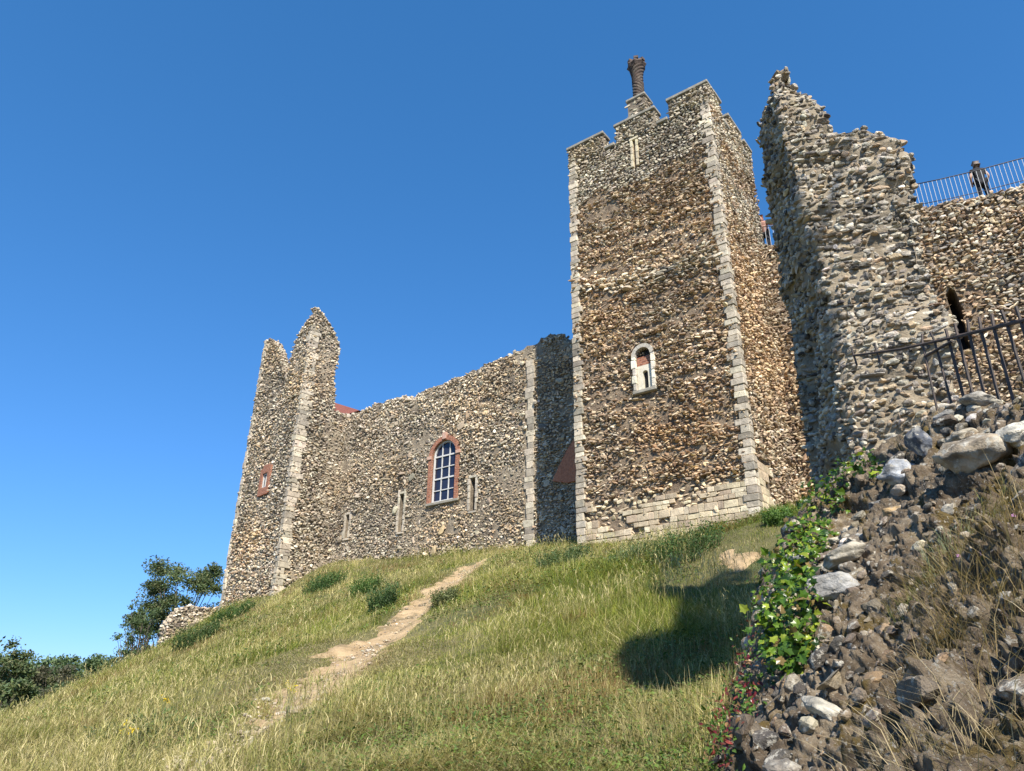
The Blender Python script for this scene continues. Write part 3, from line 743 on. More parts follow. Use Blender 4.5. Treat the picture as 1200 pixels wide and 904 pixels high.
    for k in range(12):
        a0 = math.pi * k / 12; a1 = math.pi * (k + 1) / 12
        q = [(cx + r * math.cos(a), zs + r * math.sin(a)) for r, a in ((rA - .075, a0), (rA, a0), (rA, a1), (rA - .075, a1))]
        f_ = [fr.verts.new(Vector(O0 + D1 * x + Z * y + N1 * (n1 + .012))) for x, y in q]; b_ = [fr.verts.new(Vector(O0 + D1 * x + Z * y + N1 * n0)) for x, y in q]
        fr.faces.new(f_); fr.faces.new(b_[::-1])
        for j in range(4): fr.faces.new((f_[j], b_[j], b_[(j + 1) % 4], f_[(j + 1) % 4]))
    bm_obj('frame', fr, M['white'], wd)
    g_ = bmesh.new(); vs = [g_.verts.new(Vector(O0 + D1 * a + Z * b - N1 * .158)) for a, b in arch(u0 + .03, u1 - .03, zb + .03, zs - .02, 14)]; g_.faces.new(vs)
    r = bmesh.ops.extrude_face_region(g_, geom=list(g_.faces)); bmesh.ops.translate(g_, verts=[x for x in r['geom'] if isinstance(x, bmesh.types.BMVert)], vec=Vector(-N1 * .02))
    bm_obj('glass', g_, M['glass'], wd)
    sl = bmesh.new(); basis_box(sl, O0, D1, Z, N1, u0 - .26, u1 + .2, zb - .12, zb - .006, -.3, .07); bm_obj('sill', sl, M['coping'], wd, .015)
    # three narrow lancets
    for a, b, z0, z1 in SL:
        ln = thing('narrow_window', None, None); ln.parent = t; ln.location = -Vector(t.location)
        rc = []; z = z0
        while z < z1 + .02:
            h = rnd.uniform(.2, .34); rc += [(a - rnd.uniform(.08, .15), a - .005, z, z + h), (b + .005, b + rnd.uniform(.08, .15), z, z + h)]; z += h
        rc += [(a - .10, b + .10, z1 + .15, z1 + .26), (a - .08, b + .08, z0 - .10, z0 - .01)]
        stone_obj('surround', [blocks(O0, D1, Z, N1, rc, ([(.50, .44, .34), (.42, .37, .29)], [1, 1]), 6, .01, .2)], M['ashlar'], ln)
        dk = bmesh.new(); basis_box(dk, O0, D1, Z, N1, a - .1, b + .1, z0 - .1, z1 + .3, -.4, -.24); bm_obj('black_backing', dk, M['dark'], ln)  # black slab in place of the unlit inside of the lancet
    # brick patch hard against the tower
    bp_ = m_solid('lightened_orange_brick', (.34, .12, .06), (.52, .21, .11), 14, bump=.5, bscale=20)  # brick colour lightened to offset the shadow it lies in
    plate('brick_patch', O0 + N1 * .045, D1, Z, N1, pl, [], .12, bp_, t)
    for a, b in putlog: dk = bmesh.new(); basis_box(dk, O0, D1, Z, N1, a - .12, a + .12, b - .12, b + .12, -.5, -.3); bm_obj('putlog_black_backing', dk, M['dark'], t)  # black slabs paint the shade inside the putlog holes
build_hall()

# ================================================================== FAR LEFT TOWER (ruined top)
LJ = PR + D2 * HP + D1 * fu(23.69)
E1 = v3(-math.sin(math.radians(45)), math.cos(math.radians(45))); E2 = v3(E1[1], -E1[0])
_tq = math.tan(math.radians(-17.15)); _q = (LJ[0] - _tq * LJ[1]) / (E2[0] - _tq * E2[1]); LQ = v3(*(LJ - E2 * _q)[:2])
def build_left_tower():
    nf, nr = -E2, -E1
    t = thing('ruined_tower', 'distant square tower with a broken top of two jagged peaks', 'tower', tuple(LQ + E1 * 2.6 + E2 * 1.2 + Z * 5))
    fp = [uz(u, v, LQ, E1, nf) for u, v in ((371, 358), (366, 366), (360, 374), (353, 384), (347, 396), (342, 410), (339, 426), (336, 442), (333, 434), (330, 422), (327, 410), (323, 402), (317, 397), (311, 399))]
    WL = uz(257, 710, LQ, E1, nf)[0]
    fp = [(0, fp[0][1])] + fp[1:-1] + [(WL, fp[-1][1])]
    rp = [uz(u, v, LQ, E2, nr) for u, v in ((371, 358), (377, 364), (383, 372), (389, 381), (393, 390), (398, 402), (398, 412), (396, 424), (392, 431), (392, 448), (393, 462), (391, 480))]
    rp = [(.02, rp[0][1])] + rp[1:]
    front = [(0, 1.0), (WL, 1.0)] + fp[::-1]
    win = [(2.62, 9.35), (3.12, 9.35), (3.12, 10.05), (2.62, 10.05)]
    wu = uz(310, 563, LQ, E1, nf)
    du = wu[0] - 2.87; dz = wu[1] - 9.70
    win = [(a + du, b + dz) for a, b in win]
    c = .07
    plate('wall', LQ - nf * c, E1, Z, nf, [(c, 1.0), (WL - c, 1.0)] + [(min(max(a, c), WL - c), b - .05) for a, b in fp[::-1]], [win], .36, M['mortar_grey'], t)
    right = [(.8, 1.0), (3.4, 1.0), (3.4, 14.0)] + rp[::-1][:-1]
    k = np.interp(.4, [p[0] for p in rp[:5]], [p[1] for p in rp[:5]])
    rr_ = [p for p in rp if p[0] > .42]
    plate('side_wall', LQ - nr * c, E2, Z, nr, [(.4, 1.0), (3.5, 1.0), (3.5, rr_[-1][1])] + rr_[::-1] + [(.4, k)], [], .36, M['mortar_grey'], t)
    plate('side_wall', LQ + E1 * (WL - c), E2, Z, E1, [(.86, 1.0), (5.0, 1.0), (5.0, 6.5), (2.5, 7.0), (.86, 8.0)], [], .8, M['mortar_grey'], t)
    def wm(u, v): return (np.abs(u - wu[0]) < .50) & (v > wu[1] - .78) & (v < wu[1] + .80)
    pr = lambda u, v: .03 + .045 * fbm(np.stack([u, v], -1), 1.0, 3, 91)
    st = [facing(LQ - nf * c, E1, Z, nf, 0, WL, 3.8, 20, lambda u, v: inpoly(u, v, front) & ~wm(u, v), P_HALL, (.16, .08), pr, .02, .05, ROCK1, 61, jit=.4, tilt=.25, irregular=.45),
          facing(LQ - nf * c, E1, Z, nf, .2, WL - .2, 4.0, 8, lambda u, v: inpoly(u, v, front) & ~wm(u, v) & (noise(np.stack([u, v], -1), .5, 8) > -.2), P_TOWER, (.17, .09), pr, .03, .08, ROCK1, 62, skip=.4)]
    rpoly = [(0, 1.0), (3.1, 1.0), (3.1, rp[-1][1])] + rp[::-1]
    st2 = [facing(LQ - nr * c, E2, Z, nr, 0, 3.0, 4.0, 20, lambda u, v: inpoly(u, v, rpoly), P_HALL, (.16, .08), pr, .02, .05, ROCK1, 63, jit=.4, tilt=.25, irregular=.45)]
    # stones along the broken edges, so the outline is ragged
    g = np.random.default_rng(6)
    for pts, Uv, nn, acc in ((fp, E1, nf, st), (rp, E2, nr, st2)):
        C = []
        for (a, b), (a2, b2) in zip(pts, pts[1:]):
            m = max(2, int(math.hypot(a2 - a, b2 - b) / .022))
            for k_ in range(m):
                s = (k_ + g.random()) / m; C.append(LQ - nn * g.uniform(0.02, .42) + Uv * (a + (a2 - a) * s + g.normal(0, .04)) + Z * (b + (b2 - b) * s - .09 + g.normal(0, .04)))
        C = np.array(C); A = np.tile(np.array([Uv, Z, nn])[None], (len(C), 1, 1))
        acc.append(place(ROCK0, C, A, np.c_[g.uniform(.05, .10, len(C)), g.uniform(.04, .08, len(C)), g.uniform(.05, .10, len(C))], pal(*P_HALL, len(C), g), 3))
    stone_obj('flint_facing', st, M['flint'], t); stone_obj('flint_facing', st2, M['flint'], t)
    stone_obj('quoin_strip', [quoins(LQ, E1, Z, nf, 4.4, fp[0][1] - 1.3, 1, 7, (.2, .34), ((.34, .44), (.24, .54)), P_ASH, .01, other=(E2, nr))], M['ashlar'], t)
    stone_obj('quoin_strip', [quoins(LQ + E1 * WL, -E1, Z, nf, 4.2, fp[-1][1] - .2, 1, 8, (.2, .34), ((.36, .3), (.24, .3)), P_ASH, .01, other=(E2, E1))], M['ashlar'], t)
    wd = thing('brick_window', None, None); wd.parent = t; wd.location = -Vector(t.location)
    a, b = wu
    bm = bmesh.new()
    for r in ((a - .47, a - .25, b - .74, b + .70), (a + .25, a + .47, b - .74, b + .62), (a - .247, a + .247, b + .36, b + .78), (a - .247, a + .247, b - .74, b - .37)):
        basis_box(bm, LQ, E1, Z, nf, *r, -.2, .03)
    bm_obj('brick_surround', bm, M['brick'], wd)
    bm = bmesh.new()
    for r in ((a - .25, a - .2, b - .35, b + .35), (a + .2, a + .25, b - .35, b + .35), (a - .2, a + .2, b - .35, b - .3), (a - .2, a + .2, b + .3, b + .35)):
        basis_box(bm, LQ, E1, Z, nf, *r, -.16, -.04)
    basis_box(bm, LQ, E1, Z, nf, a - .02, a + .02, b - .298, b + .298, -.15, -.05)
    bm_obj('frame', bm, M['white'], wd)
    bm = bmesh.new(); basis_box(bm, LQ, E1, Z, nf, a - .2, a + .2, b - .3, b + .3, -.14, -.09); bm_obj('glass', bm, M['glass'], wd)
build_left_tower()

# ================================================================== CURTAIN WALL ON THE RIGHT
CA = onpl(890, 288, PR + D2 * 3.9, D1); CA = PR + D2 * 3.9
CE = v3(.885, -.466); CE /= np.linalg.norm(CE); CNn = v3(CE[1], -CE[0])
if CNn[1] > 0: CNn = -CNn
def build_curtain():
    O = v3(*CA[:2])
    t = thing('curtain_wall', 'high flint curtain wall behind the ruined pillar with a wall walk on top', 'wall', tuple(O + CE * 6 + Z * 7))
    tp = [uz(u, v, O, CE, CNn) for u, v in ((884, 289), (905, 287), (935, 284), (1078, 243), (1110, 237), (1150, 229), (1200, 217), (1240, 208))]
    tp = [(-1.2, tp[0][1])] + tp + [(16, tp[-1][1] + .1)]
    rr = np.random.default_rng(5); fine = []
    for (a, b), (c, d) in zip(tp, tp[1:]):
        for k in range(8): s = k / 8; fine.append((a + (c - a) * s, b + (d - b) * s + rr.normal(0, .03)))
    fine.append(tp[-1])
    dr = [uz(u, v, O, CE, CNn) for u, v in ((1104, 338), (1130, 331), (1140, 398), (1114, 402))]
    du0, du1 = dr[0][0], dr[1][0] + .05; dz1 = dr[0][1]; dz0 = dr[3][1] - .3
    du1 = du0 + .42; door = [(du0 + .02, dz0), (du1 - .05, dz0 + .05), (du1, dz0 + .4), (du1 - .08, dz0 + .8), (du1 + .03, dz0 + 1.1), (du1 - .10, dz1 - .12), (du0 + .22, dz1), (du0 + .05, dz1 - .2), (du0 + .10, dz0 + .9), (du0 - .02, dz0 + .5)]
    plate('wall', O - CNn * .05, CE, Z, CNn, [(-1.2, 3), (16, 3)] + fine[::-1], [door], 1.6, M['mortar'], t)
    bm = bmesh.new(); basis_box(bm, O, CE, Z, CNn, du0 - .2, du1 + .2, dz0 - .2, dz1 + .2, -1.3, -1.1); bm_obj('black_backing', bm, M['dark'], t)  # black slab closes the recess, its darkness is painted
    out = [(-1.2, 3), (16, 3)] + fine[::-1]
    ok = lambda u, v: inpoly(u, v, out) & ~((u > du0 + .04) & (u < du1 - .05) & (v > dz0) & (v < dz1 - .06))
    st = [facing(O, CE, Z, CNn, -.1, 13, 6, 16, ok, P_TOWER, (.15, .07), lambda u, v: .0 + .06 * fbm(np.stack([u, v], -1), 1, 3, 33), .028, .055, seed=81, jit=.5, tilt=.3, irregular=.6, skip=.1),
          facing(O, CE, Z, CNn, 3, 13, 11, 16, lambda u, v: ok(u, v) & (noise(np.stack([u, v], -1), .6, 3) > -.2), P_PIL, (.17, .09), .03, .025, .05, seed=82, jit=.5, tilt=.3, skip=.3)]
    C = np.array([O + CE * (a + rr.normal(0, .03)) + Z * (b - .02) - CNn * rr.uniform(0, .3) for a, b in fine])
    st.append(place(ROCK1, C, np.tile(np.array([CE, Z, CNn])[None], (len(C), 1, 1)), np.c_[rr.uniform(.08, .15, len(C)), rr.uniform(.05, .08, len(C)), rr.uniform(.08, .12, len(C))], pal(*P_PIL, len(C), rr), 2))
    stone_obj('flint_facing', st, M['flint'], t)
    rects = [(1.0 + i * .36 + rnd.uniform(0, .05), 1.3 + i * .36, 7.3 + j * .25, 7.52 + j * .25) for i in range(3) for j in range(3) if rnd.random() < .8]
    stone_obj('repair_blocks', [blocks(O, CE, Z, CNn, rects, P_ASHW, 8, .05, .1)], M['ashlar'], t)
    return tp
CT = build_curtain()


# ================================================================== RUBBLE BANK (collapsed wall core in the foreground)
RIDGE = np.array([at(u, v, dm(d)) for u, v, d in ((868, 960, 2.9), (874, 904, 3.6), (882, 800, 4.5), (900, 692, 6.0), (920, 622, 7.4), (953, 580, 8.6), (972, 560, 9.8))])
RIDGE = np.vstack([[(.75, 1.2, -.75)], RIDGE, [RIDGE[-1] + (.35, 1.1, -.1)]])
MP = [tuple(p) for p in RIDGE] + [tuple(at(p[0], p[1], dm(p[2]))) for p in (
    (1000, 880, 2.6), (1190, 892, 1.9), (1200, 760, 2.3), (1100, 760, 3.0), (1000, 760, 3.8), (1000, 690, 4.9), (1100, 650, 4.2), (1190, 640, 3.2),
    (1060, 590, 6.0), (1100, 530, 6.5), (1180, 540, 4.7), (1000, 590, 7.4), (1020, 535, 8.3), (1070, 505, 8.0), (1130, 478, 7.3), (1200, 460, 6.1), (950, 700, 5.2), (930, 800, 4.1), (930, 880, 3.3))]
_c = at(1130, 478, dm(8.8)); _d = at(1215, 460, dm(7.6))
MP += [(_c[0], _c[1], _c[2] - .7), (_d[0], _d[1], _d[2] - .7), (.9, .4, -1.0), (1.8, .5, -.5), (3.4, 2.2, 1.3), (4.6, 2.8, 1.75), (5.4, 4.2, 1.9), (7, 5.2, 2.1)]
MT = TPS(MP)
def ridge_side(x, y):
    """signed distance left of the ridge line (positive = outside), nearest point on it"""
    p = np.stack([x, y], -1); best = np.full(np.shape(x), 9e9); qx = np.zeros(np.shape(x)); qy = np.zeros(np.shape(x)); sg = np.zeros(np.shape(x))
    for a, b in zip(RIDGE[:-1, :2], RIDGE[1:, :2]):
        ab = b - a; t = np.clip(((p - a) @ ab) / (ab @ ab), 0, 1); q = a + t[..., None] * ab; d = np.linalg.norm(p - q, axis=-1)
        k = d < best; best = np.where(k, d, best); qx = np.where(k, q[..., 0], qx); qy = np.where(k, q[..., 1], qy)
        s = ab[0] * (p[..., 1] - a[1]) - ab[1] * (p[..., 0] - a[0]); sg = np.where(k, np.sign(s), sg)
    return best * sg, qx, qy
def mound_exact(x, y):
    d, qx, qy = ridge_side(x, y); out = d > 0
    h = MT(np.where(out, qx, x), np.where(out, qy, y))
    return h - np.where(out, d * 2.2, 0)
mound0 = Grid(mound_exact, -4, 13, -1, 15, .04)
def mound_relief(x, y):
    p = np.stack([x, y, mound0(x, y)], -1)
    q = p + .09 * np.stack([noise(p, 2.2, 61), noise(p, 2.2, 62), noise(p, 2.2, 65)], -1) + .025 * np.stack([noise(p, 9, 63), noise(p, 9, 64), noise(p, 9, 66)], -1)
    g1, c1 = worley(q * np.array([1, 1, 1.35]), 3.2, 5); g2, c2 = worley(q * np.array([1, 1, 1.3]), 8.5, 6)
    m = smooth(-.2, .5, noise(p, .9, 67))
    return -.05 + .07 * fbm(p, 1.7, 2, 51) + .06 * (c1 - .5) - .09 * (1 - smooth(0, .12, g1)) * (.35 + .65 * m) + .04 * (c2 - .5) * (.4 + m) - .04 * (1 - smooth(0, .2, g2)) * m + .035 * noise(p, 11, 54) + .03 * np.abs(noise(p, 22, 55)) + .022 * noise(p, 40, 58) + .012 * noise(p, 80, 59)
def mound(x, y):
    x = np.asarray(x, float); y = np.asarray(y, float); return mound0(x, y) + mound_relief(x, y)
def mound_pt(x, y):
    """relief stands out along the slope's own normal"""
    return np.stack([x, y, mound0(x, y)], -1) + surf_normal(mound0, x, y, .12) * mound_relief(x, y)[..., None]
def surf_normal(hf, x, y, e=.03):
    n = np.stack([-(hf(x + e, y) - hf(x - e, y)) / (2 * e), -(hf(x, y + e) - hf(x, y - e)) / (2 * e), np.ones_like(x)], -1)
    return n / np.linalg.norm(n, axis=-1)[..., None]
def m_core():
    m, n, l, b = mat('weathered_wall_core')
    co = n.new('ShaderNodeTexCoord'); o = co.outputs['Object']
    t1 = tex(n, l, 'noise', 5, 8, .72, o); r1 = ramp(n, [(.3, (.045, .03, .018)), (.44, (.155, .11, .066)), (.54, (.265, .20, .128)), (.66, (.43, .345, .235))]); l.new(t1.outputs[0], r1.inputs[0])
    def over(src, scale, thr, col, w=.05, det=6):
        t = tex(n, l, 'noise', scale, det, .7, o); r = ramp(n, [(thr, (0, 0, 0)), (thr + w, (1, 1, 1))]); l.new(t.outputs[0], r.inputs[0])
        mm = n.new('ShaderNodeMix'); mm.data_type = 'RGBA'; l.new(r.outputs[0], mm.inputs[0]); l.new(src, mm.inputs[6]); mm.inputs[7].default_value = (*col, 1); return mm.outputs[2]
    s = over(r1.outputs[0], 2.6, .53, (.15, .10, .025), .05)         # mustard moss
    s = over(s, 3.4, .57, (.055, .048, .038), .07)                      # dark algae
    s = over(s, 30, .61, (.46, .42, .35), .03)                        # pale lichen flecks
    s = over(s, 70, .61, (.40, .36, .29), .03, 3)
    l.new(s, b.inputs['Base Color']); b.inputs['Roughness'].default_value = .92
    t3 = tex(n, l, 'noise', 26, 9, .75, o); bp = n.new('ShaderNodeBump'); bp.inputs['Strength'].default_value = 1; bp.inputs['Distance'].default_value = .05
    l.new(t3.outputs[0], bp.inputs['Height']); l.new(bp.outputs[0], b.inputs['Normal'])
    return m
def surf_stones(hf, x, y, size, palette, templ, seed, sink=.25, flat=.62, tilt=.3, along=None):
    g = np.random.default_rng(seed); n = len(x); N = surf_normal(mound0, x, y, .1); PT = mound_pt(x, y)
    a = g.uniform(0, 6.28, n) if along is None else along + g.normal(0, .5, n)
    T = np.stack([np.cos(a), np.sin(a), np.zeros(n)], -1); T -= (T * N).sum(1)[:, None] * N; T /= np.linalg.norm(T, axis=1)[:, None]
    N = N + g.normal(0, tilt, (n, 3)) * .5; N -= (N * T).sum(1)[:, None] * T; N /= np.linalg.norm(N, axis=1)[:, None]
    B = np.cross(N, T)
    sc = np.c_[size * g.uniform(.8, 1.25, n), size * g.uniform(.55, .85, n), size * flat * g.uniform(.8, 1.2, n)]
    C = PT + N * (sc[:, 2] * (1 - 2 * sink) * .6)[:, None]
    return place(templ, C, np.stack([T, B, N], 1), sc, pal(*palette, n, g, .2), seed)
def build_mound():
    t = thing('rubble_bank', 'sloping mossy rubble core of a collapsed flint wall, filling the right foreground', 'ruined wall', tuple(at(1000, 760, 3.8)))
    # polar grid about the near end: fine close by, coarser up the slope
    az = np.radians(np.arange(5, 72, .12)); d = np.exp(np.arange(math.log(.75), math.log(12.2), .0034))
    A, Dd = np.meshgrid(az, d); X = np.sin(A) * Dd; Y = np.cos(A) * Dd
    Zs = mound0(X, Y); G = ground(X, Y)
    nx = len(az); i = np.arange(nx - 1)[None] + (np.arange(len(d) - 1) * nx)[:, None]
    Fq = np.stack([i, i + nx, i + nx + 1, i + 1], -1).reshape(-1, 4)
    keep = ((Zs - G).ravel()[Fq].max(1) > -.25); Fq = Fq[keep]; us, inv = np.unique(Fq.ravel(), return_inverse=True)
    me = np_mesh('core', mound_pt(X.ravel()[us], Y.ravel()[us]), inv, np.full(len(Fq), 4), None, True)
    link('core', me, m_core(), t)
    g = np.random.default_rng(12)
    # coursed flints high on the bank, where the wall face still stands
    def scatter(n, dmin, dmax, amin, amax):
        dd = np.exp(g.uniform(math.log(dmin), math.log(dmax), n)); aa = np.radians(g.uniform(amin, amax, n))
        x, y = np.sin(aa) * dd, np.cos(aa) * dd; k = mound0(x, y) > ground(x, y) + .0
        return x[k], y[k]
    def thin(x, y, r):
        keep = []; cell = {}
        for i_ in range(len(x)):
            c = (int(x[i_] / r), int(y[i_] / r)); ok = True
            for a in (-1, 0, 1):
                for b in (-1, 0, 1):
                    for j in cell.get((c[0] + a, c[1] + b), ()):
                        if (x[i_] - x[j]) ** 2 + (y[i_] - y[j]) ** 2 < r * r: ok = False
            if ok: cell.setdefault(c, []).append(i_); keep.append(i_)
        return x[keep], y[keep]
    x, y = scatter(22000, 4.6, 9, 17, 46); w = fbm(np.stack([x, y], -1), .8, 2, 9) > -.35; x, y = thin(x[w], y[w], .085)
    st = [surf_stones(mound, x, y, g.uniform(.03, .07, len(x)), P_PIL, ROCK2, 21, .3, .6)]
    x, y = scatter(4000, 3.6, 6.6, 15, 44); x, y = thin(x, y, .30)
    st.append(surf_stones(mound, x, y, g.uniform(.04, .09, len(x)), P_MOUND, ROCK2, 22, .45, .6))
    # along the ridge the flints lie bare
    k = []
    for a, b in zip(RIDGE[1:-1], RIDGE[2:]):
        m = int(np.linalg.norm(b - a) / .035); s = g.random(m); p = a[None] + (b - a)[None] * s[:, None]; off = g.uniform(-.55, .35, m)
        tdir = (b - a)[:2] / np.linalg.norm((b - a)[:2]); k.append(p[:, :2] + np.stack([-tdir[1], tdir[0]])[None] * off[:, None])
    k = np.concatenate(k); g.shuffle(k); x, y = thin(k[:, 0], k[:, 1], .12); d_ = np.hypot(x, y)
    st.append(surf_stones(mound, x, y, g.uniform(.04, .095, len(x)) * np.clip(d_ / 4.5, .6, 1), P_MOUND, ROCK2, 23, .25, .62))
    # small chips sticking out of the near core
    x, y = scatter(26000, 1.2, 5.5, 12, 62); w = fbm(np.stack([x, y], -1), 1.6, 2, 19) > -.15; x, y = thin(x[w], y[w], .035)
    st.append(surf_stones(mound, x, y, np.exp(g.normal(math.log(.016), .55, len(x))), P_MOUND, ROCK1, 24, .3, .6))
    x, y = scatter(3500, 1.4, 5.5, 12, 62); x, y = thin(x, y, .14)
    st.append(surf_stones(mound, x, y, np.exp(g.normal(math.log(.038), .45, len(x))), P_MOUND, ROCK2, 25, .5, .6))
    stone_obj('embedded_flints', st, M['flint_near'], t, False)
build_mound()
MG = Grid(lambda x, y: np.maximum(mound0(x, y), ground(x, y)), -3, 12, .2, 13.5, .05)
def on_mound(u, v, hf=mound0):
    p = march(u, v, MG, .8, 13, 1500)
    if p is None: p = march(u, v, lambda x, y: np.maximum(hf(x, y), ground(x, y)), .8, 40, 2500)
    if p is None: p = march(u, v + 14, lambda x, y: np.maximum(hf(x, y), ground(x, y)), .8, 40, 2500)
    if p is None: return None
    q = mound_pt(p[:1], p[1:2])[0]
    return q if mound0(p[:1], p[1:2])[0] > ground(p[:1], p[1:2])[0] else p
def build_boulders():
    P = [  # pixel, width px, height ratio, colour, label
        ((1135, 533), 74, .62, (.40, .32, .22), 'largest smooth tan boulder lying on the rubble near the iron railing'),
        ((1184, 500), 44, .75, (.62, .57, .46), 'cream white boulder at the right edge just below the iron railing'),
        ((1124, 508), 40, .55, (.34, .29, .21), 'flat brown banded stone resting just above the largest tan boulder'),
        ((1190, 524), 34, .65, (.12, .115, .11), 'dark grey boulder under the cream white boulder at the right edge'),
        ((1052, 553), 46, .75, (.34, .35, .36), 'blue grey and white flint boulder beside the top of the ivy'),
        ((1014, 578), 30, .85, (.15, .145, .14), 'dark rounded flint left of the honey coloured stone below the ivy tip'),
        ((1040, 592), 32, .75, (.40, .27, .13), 'honey coloured flint with a pale top in the middle of the bank'),
        ((1084, 522), 32, 1.15, (.10, .11, .13), 'upright blue black split flint left of the largest tan boulder'),
        ((952, 822), 44, .50, (.42, .39, .32), 'pale oblong stone casting a dark shadow low on the bank'),
        ((1022, 815), 40, .85, (.22, .20, .18), 'round stone speckled with white lichen low on the bank'),
        ((882, 858), 30, .55, (.55, .52, .46), 'bright white broken flint at the lower left foot of the bank'),
        ((975, 686), 62, .5, (.30, .29, .27), 'mottled white and black flint nodule beneath the ivy leaves'),
        ((992, 656), 50, .45, (.33, .29, .22), 'knobbly long brown flint above the mottled nodule'),
        ((1150, 480), 36, .5, (.30, .27, .22), 'grey brown slab at the foot of the iron railing'),
        ((905, 893), 40, .55, (.24, .21, .17), 'brown block at the bottom edge of the picture near the creeper'),
    ]
    for i, ((u, v), w, r, c, lab) in enumerate(P):
        p = on_mound(u, v + w * r * .25)
        if p is None: continue
        d = np.linalg.norm(p); hw = w / 2 / F * d * (.985)
        g = np.random.default_rng(100 + i); V, Fc = ROCK3[i % len(ROCK3)]
        vd = p / d; right = np.array([vd[1], -vd[0], 0]); right /= np.linalg.norm(right); fwd = np.array([vd[0], vd[1], 0]); fwd /= np.linalg.norm(fwd)
        R_ = Matrix.Rotation(g.normal(0, .18), 3, Vector(fwd)); A = np.array([R_ @ Vector(right), R_ @ Vector(fwd), R_ @ Vector((0, 0, 1))])
        sc = np.array([hw, hw * g.uniform(.7, .9), hw * r])
        P0 = p + np.array([0, 0, sc[2] * .55]) + fwd * hw * .05
        Vw = (V * sc) @ A
        col = np.array(c)[None] * (1 + .5 * fbm(V + i, 1.6, 3, i)[:, None]).clip(.3, 1.7); pale = np.clip(fbm(V + 3 * i, 2.3, 3, i + 40)[:, None] - .25, 0, .5) * 1.2
        col = col * (1 - pale) + np.array([.5, .47, .4]) * pale
        me = np_mesh('boulder', Vw, Fc.ravel(), np.full(len(Fc), 3), col, True)
        o = bpy.data.objects.new('boulder', me); COL.objects.link(o); me.materials.append(M['flint_near']); o.location = P0
        tag(o, lab, 'boulder', 'loose boulders on the rubble bank', 'thing')
build_boulders()

